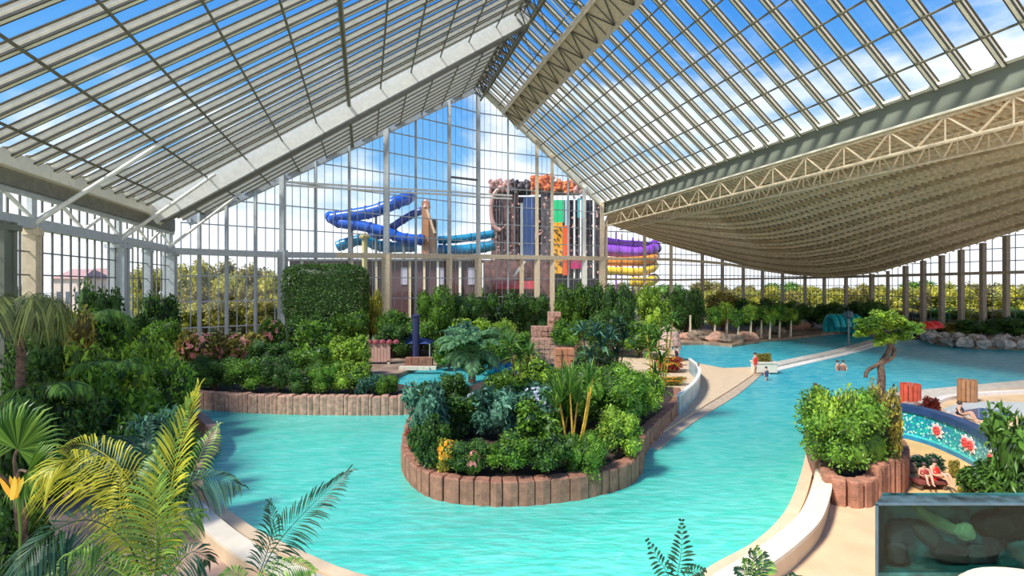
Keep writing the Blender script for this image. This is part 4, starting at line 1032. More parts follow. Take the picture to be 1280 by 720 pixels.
# canes
p = W(712, 590, 17.9)
t = thing('bamboo_clump', 'clump of yellow canes with upright green leaves on the island', 'bamboo', p)
for k, (bx_, by_, tx, ty) in enumerate(((722, 566, 736, 490), (716, 570, 712, 488), (726, 562, 741, 470), (708, 560, 700, 505), (712, 575, 722, 500))):
    a_ = W(bx_, by_, 17.9+.15*k); b_ = W(tx, ty, 17.9+.15*k)
    MB().tube([a_, a_.lerp(b_, .5)+Vector((.03, 0, 0)), b_], [.045, .04, .03], 7).build('cane', cane, t)
for k, (x, y, s) in enumerate(((702, 500, 1.3), (712, 492, 1.5), (736, 480, 1.1), (694, 512, 1.1), (720, 505, 1.2))):
    c = W(x, y, 17.9+.1*k)-p; obj_of('leaves', ROS_up, L_plm, t, tuple(c), (0, 0, k), (s*.75, s*.75, s))
p = W(700, 560, 19.3); strappy(p, 1.4, ROS_up, L_mid, 'upright grassy leaved plant on the island rising behind the yellow canes', ((0, 0, 1.6, 1.25), (.3, .2, 1.2, 1.0)), cane, 'cordyline')
# tall dracaenas behind the right of the island
p = W(822, 500, 24.0); strappy(p, 1.0, ROS_dr, L_plm, 'tall many-headed dracaena behind the right end of the island', ((-.1, 0, 1.2, 1.0), (.25, .1, 1.9, 1.0), (-.3, 0, 2.4, 1.0), (.1, .1, 3.0, 1.0), (-.5, .1, 3.3, .8), (.5, 0, 3.4, .8), (.75, 0, 3.9, .8), (0, 0, .5, 1.0)), cane, 'dracaena')
p = W(742, 470, 26.0); strappy(p, 1.1, ROS_dr, L_blu, 'dark green dracaena with drooping leaves left of the tall many-headed one', ((-.2, 0, 1.0, 1.0), (.4, .1, 1.6, 1.0), (.1, 0, 2.2, 1.0), (-.6, 0, 2.4, .9), (.9, 0, 2.0, .9)), bark, 'dracaena')
p = W(770, 476, 28.0); strappy(p, 1.1, ROS_dr, L_dkp, 'shadowy dracaena in front of the large dark back tree', ((0, 0, 1.5, 1.0), (.5, .1, 2.4, 1.0), (-.4, 0, 2.6, 1.0), (.2, 0, 3.2, .9)), bark, 'dracaena')
p = W(650, 480, 25.0); strappy(p, 1.2, ROS_dr, L_plm, 'leafy dracaena behind the island in front of the pink stone terrace', ((0, 0, 1.2, 1.0), (-.5, 0, 1.9, 1.0), (.5, 0, 1.5, .9)), bark, 'dracaena')
# ------- mid garden behind the island
mg = [(556, 600, 400, 448, 42, L_blu, 'c', 'blue-green shrub behind the crown of the feathery palm'),
 (498, 545, 402, 452, 46, L_mid, 'b', 'green shrub right behind the dark blue post'),
 (600, 642, 405, 450, 42, L_dark, 'a', 'dark shrub left of the pink stone terrace'),
 (560, 612, 392, 425, 48, L_bri, 'e', 'bright tufted shrub in the middle garden above the feathery palm'),
 (612, 648, 398, 420, 47, L_bri, 'a', 'small bright green shrub under the broad dark trees'),
 (640, 672, 440, 470, 32, L_oli, 'c', 'olive shrub at the foot of the pink stone terrace'),
 (690, 742, 398, 440, 40, L_mid, 'b', 'mid green shrub right of the pink stone terrace'),
 (622, 668, 412, 446, 39, L_mid, 'a', 'green shrub just in front of the pink terrace, on its left'),
 (776, 830, 400, 446, 45, L_mid, 'b', 'green shrub behind the tall many-headed dracaena'),
 (640, 690, 446, 480, 29, L_bri, 'e', 'light green shrub in front of the lowest orange step'),
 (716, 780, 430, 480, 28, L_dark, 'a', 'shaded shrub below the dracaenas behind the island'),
 (584, 640, 424, 462, 36, L_mid, 'b', 'green shrub behind the turquoise play float'),
 (540, 580, 420, 460, 39, L_mid, 'a', 'green shrub right of the low brown stone step'),
 (540, 590, 466, 500, 24.5, L_dark, 'a', 'dark shrub at the back rim of the island behind the feathery palm trunk'),
 (600, 650, 462, 500, 24.8, L_mid, 'b', 'green shrub at the back rim of the island, centre'),
 (515, 552, 476, 506, 23.5, L_dark, 'c', 'low dark shrub at the back left rim of the island'),
 (676, 730, 458, 500, 25.2, L_mid, 'a', 'green shrub at the back rim of the island below the orange step'),
 (734, 790, 384, 440, 46, L_dark, 'a', 'dark shrub behind the dracaenas'),
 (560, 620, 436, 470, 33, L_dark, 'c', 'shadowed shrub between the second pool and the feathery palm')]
for x0, x1, yt, yb, Y, m, k, lab in mg: shrub(x0, x1, yt, yb, Y, m, lab, k, group='shrubs of the middle garden')
def terr(x0, x1, yt, yb, Y, label, m=stonel, dep=1.0, seed=1):
    yb = HY+(EYE-.3)*F/Y
    a_, b_ = W(x0, yb, Y), W(x1, yb, Y); g = MB(); r_ = random.Random(seed); nx = max(2, int((b_.x-a_.x)/.45)); ht = (yb-yt)/F*Y; nz = max(1, int(ht/.4))
    for i in range(nx):
        for j in range(nz):
            wx = (b_.x-a_.x)/nx; hz = ht/nz
            g.box((a_.x+(i+.5)*wx, Y+dep/2+r_.uniform(-.08, .08), a_.z+(j+.5)*hz), (wx*.95, dep, hz*.94))
    tag(g.build('stone_terrace', m, None, org=((a_.x+b_.x)/2, Y, a_.z)), label, 'stone wall')
terr(685, 701, 390, 420, 44, 'upright pink stone pillar of the terrace in the middle garden')
terr(664, 726, 408, 420, 43, 'pink stone block wall at the top of the terrace', seed=2)
terr(660, 728, 424, 434, 41, 'second pink stone block wall of the terrace, below the pillar', seed=3)
terr(694, 718, 436, 454, 36, 'lowest orange stone block step of the terrace', mat('orange_stone', (.62, .25, .12), .8), seed=4)
# pink panelled wall with cap
t0 = W(470, 462, 41); t = thing('panelled_wall', 'pinkish wooden panelled wall with a dark red scalloped top', 'wall', t0)
a_, b_ = W(452, 453, 41), W(488, 453, 41); g = MB()
for i in range(9): x = a_.x+(b_.x-a_.x)*(i+.5)/9; g.box((x, 41, a_.z+.85), ((b_.x-a_.x)/9*.92, .2, 1.6))
g.build('panel', plain('pink_board', (.60, .36, .28)), t)
g = MB()
for i in range(7): x = a_.x-.8+(b_.x-a_.x+1.6)*(i+.5)/7; g.lathe((x, 41, a_.z+1.65), [(.32, 0), (.28, .15), (.12, .3), (.01, .34)], 8)
g.build('scalloped_cap', plain('dark_red', (.28, .05, .06)), t)
for x in (455, 486): q = W(x, 453, 41); MB().box((q.x, 41, q.z-.3), (.2, .2, .9)).build('post', tancol, t)
terr(506, 540, 447, 455, 39.5, 'low brown stone step beside the second pool', stone, .6, 5); terr(498, 545, 458.5, 463, 37.9, 'pale cream stone edge of the second pool', benchm, .5, 6)
# navy canopy and post
q = W(510, 440, 45); t = thing('canopy', 'small navy blue peaked canopy behind the pink panelled wall', 'canopy', (q.x, 45, q.z))
g = MB(); e0, e1, pk = W(482, 428, 45), W(540, 428, 45), W(512, 416, 45); hh = [(e0.x, 43.8, e0.z), (e1.x, 43.8, e0.z), (e1.x, 46.6, e0.z), (e0.x, 46.6, e0.z), (pk.x, 45.2, pk.z)]
g.add(hh, [(0,1,4), (1,2,4), (2,3,4), (3,0,4), (3,2,1,0)]); g.build('fabric_roof', plain('navy_fabric', (.03, .05, .16)), t)
for x, y in ((e0.x, 43.8), (e1.x, 43.8), (e0.x, 46.6), (e1.x, 46.6)): MB().tube([(x, y, .3), (x, y, e0.z)], .06, 6).build('leg', grey, t)
q = W(520, 400, 44); g = MB().tube([(q.x, 44, .3), (q.x, 44, q.z+.3)], .32, 10); g.lathe((q.x, 44, q.z+.3), [(.4, 0), (.4, .15), (.01, .2)], 10); tag(g.build('post', plain('navy_post', (.03, .04, .12)), None, org=(q.x, 44, .3)), 'thick dark navy post beside the navy canopy', 'post')
t = thing('blue_toy', 'turquoise and blue play float lying behind the feathery palm', 'float', W(628, 466, 38))
for k in range(5): q = W(614+k*7, 459+(k % 2)*4, 38); MB().blob((q.x, q.y, .35+.1*(k % 2)), (.46, .5, .4), 1, .05, k).build('cushion', plain('float_%s' % ('turquoise', 'blue')[k % 2], ((.02, .55, .60), (.03, .18, .45))[k % 2]), t)

# ------- the deck tongue
bw_ = smoothpath([G(x, y, .1) for x, y in ((848, 520), (856, 513), (868, 500), (874, 487), (872, 476), (862, 466))], 6)
t = thing('curved_screen', 'curved pale blue-grey glazed screen standing on the beige deck tongue', 'screen', tuple(bw_[10]))
g = MB().wall([(p.x, p.y) for p in bw_], .12, .1, 1.15).build('panel', mat('pale_blue_panel', (.34, .50, .56), .3, var=.25, scale=2), t)
MB().wall([(p.x, p.y) for p in bw_], .2, 1.15, 1.25).build('rail', creamw, t)
q = G(873, 478, .1); tag(MB().tube([(q.x, q.y, .1), (q.x, q.y, 1.4)], .05, 6).lathe((q.x, q.y, 1.4), [(.09, 0), (.09, .12), (.01, .16)], 8).build('post', greyd, None, org=(q.x, q.y, .1)), 'thin dark post on the deck tongue at the end of the blue-grey screen', 'post')
for i, (x0, x1, yt, yb, Y, lab) in enumerate(((822, 858, 444, 462, 38, 'bed of red and dark foliage on the deck tongue, the farther one'), (818, 862, 470, 484, 33, 'bed of reddish flowers on the deck tongue, the nearer one'))):
    shrub(x0, x1, yt, yb, Y, L_red if i == 0 else L_oli, lab, 'e', fl=(PETb, FL_o), name='flower_bed', cat='flower bed', rot=0)
shrub(834, 846, 484, 496, 31, L_dark, 'small dark shrub at the near end of the deck tongue flower beds', 'a')
p = W(836, 448, 44); t = thing('parasol', 'thatched pinkish parasol at the left end of the far pool', 'parasol', (p.x, 44, .3))
g = MB().lathe((p.x, 44, 0), [(1.05, 1.55), (1.0, 2.1), (.85, 2.75), (.5, 3.2), (.01, 3.4)], 18); g.build('thatch', mat('pink_thatch', (.66, .44, .36), .9, var=.3, scale=6), t)
MB().tube([(p.x, 44, .3), (p.x, 44, 3.2)], .07, 6).build('pole', bark, t)
g = MB()
for k in range(26): a = k*.2417; g.bar((p.x+1.03*math.cos(a), 44+1.03*math.sin(a), 1.6), (p.x+1.1*math.cos(a), 44+1.1*math.sin(a), 1.2), .07, .03)
g.build('fringe', mat('pink_thatch', (1,1,1)), t)
p = W(835, 446, 42.5); t = thing('lounge_chair', 'small white lounge chair under the thatched parasol', 'chair', (p.x, p.y, .3))
MB().box((p.x, p.y, .65), (1.0, .6, .08)).build('seat', creamw, t); MB().box((p.x-.55, p.y, .95), (.08, .6, .6), Matrix.Rotation(-.3, 3, 'Y')).build('backrest', creamw, t)
for dx in (-.4, .4):
    for dy in (-.25, .25): MB().box((p.x+dx, p.y+dy, .46), (.05, .05, .34)).build('leg', creamw, t)
q = G(863, 424, .3); tag(MB().tube([(q.x, q.y, .3), (q.x, q.y, 3.2)], .13, 7).lathe((q.x, q.y, 3.2), [(.18, 0), (.01, .15)], 8).build('post', tancol, None, org=(q.x, q.y, .3)), 'pale slim post on the far shore in front of the rounded dark tree', 'post')
p = G(955, 464, .15); t = thing('planter_box', 'square white planter with a yellow-green plant at the tip of the deck tongue', 'planter', (p.x, p.y, .13))
MB().box((p.x, p.y, .5), (1.6, 1.0, .75)).box((p.x, p.y, .9), (1.75, 1.1, .12)).build('tub', benchm, t)
obj_of('plant', SH['e'], L_oli, t, (0, 0, .7), (0, 0, 0), (.75, .45, .45))

# ------- teal slide, sign pole, red parasols
p = W(1046, 412, 70); t = thing('water_slide', 'small turquoise arched water feature on the far shore', 'slide', (p.x, 70, .3))
tl = plain('turquoise_plastic', (.01, .42, .44), .3)
for k in range(5):
    x = p.x-1.7+k*.85; MB().tube(smoothpath([(x, 70, .3), (x-.05, 69.8, 1.6), (x, 69, 2.6), (x+.05, 67.9, 2.3), (x+.05, 67.4, 1.1)], 4), .36, 8).build('arch', tl, t)
MB().tube(smoothpath([W(1060, 412, 69), W(1072, 418, 67), W(1086, 423, 65)], 4), .35, 8).build('chute', plain('turquoise_plastic', (1,1,1)), t)
q = W(1042, 435, 56); t = thing('sign_pole', 'thin dark pole with a small dark lantern head on the kerb between the pools', 'pole', (q.x, 53.5, .22))
MB().tube([(q.x, 53.5, .22), (q.x, 53.5, 3.3)], .09, 6).build('pole', greyd, t); MB().lathe((q.x, 53.5, 3.3), [(.1, 0), (.45, .2), (.4, .8), (.01, 1.0)], 8).build('lantern', plain('dark_lantern', (.04, .08, .10)), t)
redm = plain('red_fabric', (.80, .03, .02))
for (px, Y, wd, lab) in ((1141, 62, .85, 'small red parasol by the wave pool, the left and smaller one'), (1158, 62, 1.15, 'red parasol by the wave pool, the middle one'), (1168, 63, 1.0, 'red parasol by the wave pool, the right one')):
    q = W(px, 417, Y); t = thing('parasol', lab, 'parasol', (q.x, Y, .3), 'red parasols by the wave pool')
    MB().lathe((q.x, Y, 0), [(wd, 1.5), (wd*.95, 1.8), (wd*.55, 2.25), (.01, 2.45)], 12).build('canopy', redm, t); MB().tube([(q.x, Y, .3), (q.x, Y, 2.4)], .05, 6).build('pole', creamw, t)
wv = MB(); wvp = [G(x, y, 0) for x, y in ((1170, 434), (1210, 439), (1300, 441), (1500, 452))]

# ------- left garden
wp_m = [crown_mesh(2.2, 1.15, -1.3, .75, 34, s, droop=1.9, wl=.045, vee=.0, ang=.6) for s in (11, 12)]
p = W(26, 470, 15.5); palm((p.x, p.y, .3), 5.9, [(wp_m[k % 2], k*2.399, random.uniform(-.05, .15), random.uniform(.7, 1.05)) for k in range(14)], leafmat('weeping_olive', (.02, .05, .008), (.38, .42, .10)), 'big weeping palm with long hanging leaflets at the far left', trunk_r=.14, name='weeping_palm')
for (x0, x1, yt, yb, Y, m, k, lab) in [
 (84, 140, 346, 402, 29, L_dark, 'a', 'dark reddish-green shrub right of the weeping palm against the side glass'),
 (90, 150, 372, 440, 28, L_mid, 'f', 'broad-leaved green shrub in front of the large left column'),
 (160, 212, 362, 432, 38, L_dark, 'b', 'dark spiky shrub between the two tall left columns'),
 (150, 205, 408, 462, 24, L_bri, 'c', 'bright leafy shrub at the foot of the large left column'),
 (100, 170, 422, 500, 20, L_bri, 'f', 'rich green shrub mid-left above the dark ferns'),
 (60, 122, 420, 480, 19, L_bri, 'c', 'green shrub below the weeping palm, on its right'),
 (150, 214, 440, 520, 22, L_bri, 'b', 'leafy green shrub left of the long block planter'),
 (0, 66, 420, 500, 18, L_dark, 'f', 'dark undergrowth beneath the weeping palm'),
 (104, 186, 478, 560, 16, L_mid, 'f', 'dark ferny shrub in the middle of the left garden'),
 (-30, 40, 470, 560, 14, L_dark, 'f', 'dark shrub behind the fan palm leaf at the left edge'),
 (40, 116, 490, 570, 15, L_dark, 'c', 'shadowed shrub above the fan palm'),
 (150, 218, 500, 580, 15, L_blu, 'e', 'blue-green shrub left of the upright yellow frond'),
 (60, 130, 445, 520, 16.5, L_mid, 'f', 'dark leafy shrub between the weeping palm and the river, upper one'),
 (96, 168, 530, 600, 13.5, L_dark, 'e', 'dark low shrub behind the drooping yellow frond'),
 (176, 232, 452, 530, 21, L_mid, 'b', 'dark shrub just left of the left end of the block planter'),
 (0, 60, 380, 470, 22, L_dark, 'a', 'dark shrub right behind the weeping palm'),
 (128, 172, 390, 440, 31, L_mid, 'b', 'small green shrub touching the large left column'),
 (-20, 50, 640, 720, 9.4, L_dark, 'f', 'shadowed leafy shrub under the orange flower'),
 (40, 100, 380, 440, 23.5, L_oli, 'b', 'reddish olive shrub low in front of the side wall'),
 (176, 226, 396, 440, 36, L_mid, 'b', 'green shrub at the foot of the corner column'),
 (-40, 30, 600, 720, 10, L_dark, 'e', 'dark grassy shrub in the bottom left corner'),
 (200, 240, 520, 620, 14, L_dark, 'e', 'dark leafy shrub at the left river bank behind the fronds')]:
    shrub(x0, x1, yt, yb, Y, m, lab, k, group='shrubs of the left garden')
# low fern palms
fm = [crown_mesh(1.5, .7, -.8, .42, 34, s, droop=.9, wl=.05, vee=.1) for s in (21, 22)]
for (px, py, Y, s, m, lab) in ((60, 490, 15.5, 1.0, L_mid, 'arching green fern palm at the left, above the fan palm leaf'), (112, 400, 26, 1.5, L_plm, 'fern palm with yellowish arching fronds left of the large column'),
                               (170, 560, 12.8, 1.0, L_dkp, 'dark green fern palm left of the upright yellow frond'), (140, 460, 19, 1.0, L_mid, 'green fern palm mid-left between the bushes')):
    q = W(px, py, Y); palm((q.x, q.y, q.z-.7), .7, crown(13, fm, -.15, .3, s*.85, s*1.1), m, lab, trunk_r=.09, name='fern_palm')
# fan palm leaf at left edge
def fan_leaf(parent, c, R, ax, up_, m, n=34, a0=-1.9, a1=1.9, split=.55, name='fan_leaf', seed=0):
    r_ = random.Random(seed); c = Vector(c); ax = ax.normalized(); up_ = up_.normalized(); sd = ax.cross(up_).normalized(); g = MB()
    def pt(a, r, lift): return c+(ax*math.cos(a)+sd*math.sin(a))*r+up_*lift
    for k in range(n):
        a = a0+(a1-a0)*(k+.5)/n; h = (a1-a0)/n/2; L = R*(1-.18*abs(a)/2)*r_.uniform(.9, 1.05); dz = -.12*R
        g.add([c, pt(a-h, L*split, .0), pt(a, L*split, .05*R), pt(a+h, L*split, .0), pt(a-h*.4, L*.82, dz*.3), pt(a+h*.4, L*.82, dz*.3), pt(a, L, dz)-Vector((0, 0, .08*R))],
              [(0,1,2), (0,2,3), (1,4,2), (2,5,3), (2,4,5), (4,6,5)])
    return g.build(name, m, parent)
q = W(14, 575, 9.5); t = thing('fan_palm', 'fan palm with one big round green leaf at the left edge', 'palm', (q.x, q.y, .2))
MB().tube([(q.x, q.y+.3, .2), (q.x, q.y+.2, q.z-1.2), (q.x, q.y+.1, q.z-.6)], [.12, .1, .08], 8).build('trunk', bark, t)
for k, (px, py, ax, R, a) in enumerate(((22, 562, Vector((.55, -.1, .85)), 1.15, 0), (-30, 590, Vector((-.8, -.2, .6)), 1.0, 0), (34, 590, Vector((.9, -.3, -.3)), .8, 0))):
    c = W(px, py, 9.4-.15*k); fan_leaf(t, c, R, ax, Vector((.1, -1, .25)), L_plm, seed=k)
    MB().tube(smoothpath([(q.x, q.y+.1, q.z-.6), (Vector((q.x, q.y, q.z-.4))).lerp(c, .5)+Vector((0, 0, .1)), c], 4), .025, 6).build('stalk', bark, t)
# bird of paradise
q = W(22, 640, 8.6); t = thing('bird_of_paradise', 'orange and yellow bird-of-paradise flower at the left edge', 'flower', (q.x, q.y, .3))
MB().tube([(q.x, q.y, .3), (q.x+.05, q.y, q.z-.3), W(22, 622, 8.6)], .02, 6).build('stem', L_mid, t)
for k, (dx, dz) in enumerate(((-.12, .22), (-.03, .32), (.06, .30), (.14, .22), (-.2, .10), (.05, .16))):
    c = W(22, 622, 8.6); s_ = strap_mesh(.45, .09, 1.2, .9, 4); g = MB(); a = math.atan2(dx, dz)
    R = Matrix.Rotation(a, 3, 'Y') @ Matrix.Rotation(math.pi/2*(k % 2)*.4, 3, 'Z')
    g.add([c+R @ Matrix.Rotation(-1.1+.0, 3, 'Y') @ Vector((v[2]*.2+v[0], v[1], v[2])) if False else c+Vector((dx*v[2]*3+v[1], v[1]*.3-.02*k, v[2])) for v in s_.v], s_.f)
    g.build('petal', FL_y if k % 2 else FL_o, t)

# ------- foreground areca palm, individual fronds (image rows/cols at about nine metres)
def fr(parent, pl, ll, m, Y, n=40, org=None, **k):
    k.setdefault('up', Vector((0, -1, .55)))
    pts = [W(x, y, Y+(q[0] if q else 0)) for (x, y, *q) in pl]
    return frond(parent, pts, ll, m, n=n, **k)
b = W(190, 900, 9); t = thing('areca_palm', 'big yellow-green areca palm in the left foreground with overlapping arching fronds', 'palm', (b.x, b.y, .15))
for k, (dx, dy) in enumerate(((0, 0), (.25, .1), (-.2, .15), (.1, -.2), (-.35, 0))):
    top = W(190+dx*60, 735, 9); MB().tube([(b.x+dx, b.y+dy, .15), (top.x+dx*.3, top.y+dy, top.z)], [.06, .045], 8).build('cane', cane if k % 2 else mat('green_cane', (.2, .3, .08)), t)
fk = dict(wl=.034, rr=.016)
fr(t, [(196, 740), (205, 660), (222, 570), (248, 484, .3)], .85, L_pal, 8.6, 52, droop=.2, ang=.42, vee=.2, seed=1, **fk)
fr(t, [(192, 740), (200, 650), (215, 560), (236, 500, -.2)], .80, L_plm, 8.9, 50, droop=.3, ang=.5, vee=.2, seed=2, **fk)
fr(t, [(188, 740), (186, 680), (152, 610), (95, 575, -.6), (52, 592, -1)], .95, L_pal, 8.6, 60, droop=.7, ang=.8, vee=.0, seed=3, **fk)
fr(t, [(190, 740), (180, 640), (150, 585), (108, 556, .3), (75, 560, .6)], .85, L_pal, 9.2, 50, droop=.5, ang=.7, vee=.1, seed=4, **fk)
fr(t, [(186, 745), (160, 680), (110, 650), (55, 672, -.6), (20, 720, -1)], .85, L_dkp, 8.4, 50, droop=.9, ang=.95, vee=.05, seed=5, **fk)
fr(t, [(194, 740), (206, 640), (240, 600), (275, 596, .2), (300, 606, .4)], .52, L_blu, 9.0, 38, droop=.8, ang=.9, vee=.1, seed=6, **fk)
fr(t, [(192, 745), (196, 680), (192, 620), (196, 562, .4)], .78, L_plm, 8.4, 50, droop=.3, ang=.6, vee=.2, seed=7, **fk)
fr(t, [(190, 745), (200, 690), (222, 650), (252, 640, .2)], .55, L_plm, 8.5, 36, droop=.7, ang=.9, vee=.1, seed=8, **fk)
fr(t, [(184, 745), (150, 715), (100, 700), (60, 722, -.3)], .60, L_plm, 8.0, 36, droop=.7, ang=.95, vee=.1, seed=9, **fk)
fr(t, [(192, 745), (170, 680), (152, 640), (150, 590, .3)], .55, L_pal, 8.8, 36, droop=.6, ang=.9, vee=.15, seed=10, **fk)
fr(t, [(194, 750), (214, 715), (240, 690), (262, 700, .2)], .50, L_dkp, 8.2, 34, droop=.7, ang=.9, vee=.1, seed=11, **fk)
fr(t, [(196, 740), (222, 640), (250, 570), (272, 530, .3)], .5, L_plm, 9.3, 40, droop=.5, ang=.9, vee=.15, seed=12, **fk)
fr(t, [(190, 740), (172, 650), (176, 590), (190, 520, .3)], .5, L_dkp, 9.6, 40, droop=.4, ang=.9, vee=.15, seed=13, **fk)
fr(t, [(190, 745), (180, 700), (140, 670), (90, 690, -.6)], .6, L_plm, 8.3, 36, droop=.9, ang=.9, vee=.05, seed=14, **fk)
# lone dark frond plant bottom
b = W(322, 800, 7.6); t = thing('date_palm', 'young dark green palm with one long feathery frond over the water at the bottom left', 'palm', (b.x, b.y, .15))
MB().tube([(b.x, b.y, .15), (b.x+.05, b.y, 1.5), tuple(W(322, 728, 7.6))], [.07, .05, .03], 8).build('stem', bark, t)
fr(t, [(322, 728), (345, 682), (385, 636), (436, 588, .2)], .58, L_dkp, 7.6, 50, droop=.3, ang=.5, vee=.1, wl=.024, rr=.011, seed=21, start=.1)
fr(t, [(320, 728), (334, 690), (342, 655), (338, 628)], .42, L_dkp, 7.5, 22, droop=.3, ang=.45, vee=.3, wl=.028, rr=.009, seed=22)
fr(t, [(318, 735), (345, 712), (370, 706), (392, 712)], .30, L_plm, 7.3, 24, droop=.5, ang=.8, vee=.2, wl=.028, rr=.009, seed=23)
fr(t, [(316, 740), (300, 722), (290, 716), (275, 722)], .26, L_plm, 7.3, 20, droop=.5, ang=.8, vee=.2, wl=.028, rr=.009, seed=24)
# ferny sprigs bottom centre
b = W(842, 790, 7.5); t = thing('fern_plant', 'dark ferny plant with two sprigs against the water at the bottom centre', 'plant', (b.x, b.y, .15))
MB().tube([(b.x, b.y, .15), tuple(W(843, 738, 7.5))], [.04, .02], 7).build('stem', bark, t)
fr(t, [(843, 738), (848, 712), (852, 685), (852, 652)], .26, L_dkp, 7.5, 17, droop=.2, ang=.9, vee=.1, wl=.045, rr=.007, seed=31, start=.05)
fr(t, [(842, 738), (834, 716), (822, 698), (810, 676)], .20, L_dkp, 7.45, 13, droop=.25, ang=.9, vee=.1, wl=.045, rr=.007, seed=32, start=.05)
fr(t, [(844, 738), (858, 722), (868, 714), (880, 712)], .18, L_dkp, 7.4, 12, droop=.3, ang=.9, vee=.1, wl=.04, rr=.007, seed=33, start=.05)
b = W(946, 790, 8.2); t = thing('tufted_palm', 'spiky dark tuft of palm leaves at the bottom edge on the cream pool kerb', 'palm', (b.x, b.y, .15))
MB().tube([(b.x, b.y, .15), tuple(W(944, 732, 8.2))], [.05, .03], 7).build('stem', bark, t)
for k, (x, y) in enumerate(((930, 700), (938, 688), (946, 684), (956, 692), (964, 704), (920, 712))):
    fr(t, [(944, 732), ((944+x)/2, (732+y)/2-4), (x, y)], .22, L_dkp if k % 2 else L_plm, 8.2, 14, droop=.2, ang=.45, vee=.2, wl=.03, rr=.007, seed=40+k)
b = W(990, 780, 8.4); t = thing('tufted_palm', 'small tip of dark palm leaves just showing at the bottom edge on the sand deck', 'palm', (b.x, b.y, .15))
MB().tube([(b.x, b.y, .15), tuple(W(990, 742, 8.4))], [.05, .03], 7).build('stem', bark, t)
for k, (x, y) in enumerate(((978, 722), (990, 717), (1002, 722))): fr(t, [(990, 742), ((990+x)/2, (742+y)/2-2), (x, y)], .2, L_dkp, 8.4, 12, droop=.3, ang=.6, wl=.03, rr=.007, seed=50+k)
# ================================================================== PEOPLE (tiny, far away)
skin = plain('skin', (.62, .36, .25), .6)
def person(loc, rz, label, cloth, pose='stand', s=1.0, hair=(.06, .04, .03)):
    t = thing('person', label, 'person', loc); t.rotation_euler[2] = rz
    if pose == 'sit':
        J = {'pel': (0,0,.12), 'ch': (0,.02,.48), 'nk': (0,0,.60), 'hd': (0,-.02,.74), 'kl': (-.1,-.42,.40), 'kr': (.1,-.42,.42), 'fl': (-.1,-.60,.04), 'fr': (.1,-.62,.04), 'el': (-.24,-.08,.30), 'er': (.24,-.08,.30), 'hl': (-.2,-.30,.32), 'hr': (.2,-.30,.34)}
    else:
        J = {'pel': (0,0,.92), 'ch': (0,0,1.28), 'nk': (0,0,1.45), 'hd': (0,-.01,1.60), 'kl': (-.10,-.03,.50), 'kr': (.11,.02,.50), 'fl': (-.11,.02,.06), 'fr': (.13,.08,.06), 'el': (-.25,0,1.12), 'er': (.25,0,1.12), 'hl': (-.24,-.10,.86), 'hr': (.22,-.14,.90)}
    J['sl'] = (J['ch'][0]-.17, J['ch'][1], J['ch'][2]+.08); J['sr'] = (J['ch'][0]+.17, J['ch'][1], J['ch'][2]+.08)
    J['tl'] = (J['fl'][0], J['fl'][1]-.15, .03); J['tr'] = (J['fr'][0], J['fr'][1]-.15, .03)
    names = list(J); rad = dict(pel=.13, ch=.14, nk=.055, hd=.10, kl=.06, kr=.06, fl=.04, fr=.04, el=.042, er=.042, hl=.03, hr=.03, sl=.055, sr=.055, tl=.03, tr=.03)
    E = [('pel','ch'),('ch','nk'),('nk','hd'),('pel','kl'),('pel','kr'),('kl','fl'),('kr','fr'),('fl','tl'),('fr','tr'),('ch','sl'),('ch','sr'),('sl','el'),('sr','er'),('el','hl'),('er','hr')]
    me = bpy.data.meshes.new('body'); me.from_pydata([tuple(c*s for c in J[k]) for k in names], [(names.index(a), names.index(b)) for a, b in E], [])
    o = bpy.data.objects.new('body', me); C.objects.link(o); o.parent = t; me.materials.append(skin)
    md = o.modifiers.new('skin', 'SKIN')
    for i, k in enumerate(names): me.skin_vertices[0].data[i].radius = (rad[k]*s, rad[k]*s)
    me.skin_vertices[0].data[0].use_root = True
    o.modifiers.new('sub', 'SUBSURF').levels = 1
    def child(name, g, m): ob = bpy.data.objects.new(name, g.mesh(name, smooth=True)); C.objects.link(ob); ob.parent = t; ob.data.materials.append(m)
    z0, z1 = J['pel'][2]*s, J['ch'][2]*s
    child('swimwear', MB().lathe((0, 0, 0), [(.15*s, z0-.12*s), (.165*s, z0), (.155*s, (z0+z1)/2), (.185*s, z1), (.10*s, z1+.10*s)], 12, sy=.85), cloth)
    child('hair', MB().blob((0, .02*s, (J['hd'][2]+.05)*s), (.115*s, .12*s, .10*s), 1, .03, 1), plain('hair_dark', hair))
    return t
p = G(944, 469, .1); person((p.x, p.y, .13), .4, 'small person in red standing at the tip of the deck tongue', redm)
p = G(958, 474, .1); person((p.x, p.y, -.35), .2, 'small dark-haired person wading just right of the deck tongue tip', plain('navy_cloth', (.04, .06, .15)), 'stand', .8)
p = G(846, 458, .1); person((p.x, p.y, .13), 2, 'small dark figure standing on the deck by the thatched parasol', plain('black_cloth', (.02, .02, .04)))
p = G(1047, 463, 0); person((p.x, p.y, -.9), .5, 'left of the two bathers standing in the middle of the blue water', plain('brown_cloth', (.3, .12, .08)))
p = G(1054, 463, 0); person((p.x, p.y, -.9), -.5, 'right of the two bathers standing in the middle of the blue water', plain('brown_cloth', (.3, .12, .08)))
p = G(1200, 524, .15); person((p.x, p.y, .2), .5, 'person sitting at the edge of the small dark pool behind the teal wall', plain('black_cloth', (.02, .02, .04)), 'sit')
q = G(1165, 611, .15); t = thing('wooden_bench', 'dark reddish bench on the yellow sand by the rock tank', 'bench', (q.x, q.y, .16))
MB().box((q.x-.1, q.y, .42), (1.0, .42, .09)).build('seat', mat('dark_red_wood', (.22, .06, .05), .7), t)
for dx in (-.5, .3): MB().box((q.x+dx, q.y, .27), (.09, .36, .22)).build('leg', bark, t)
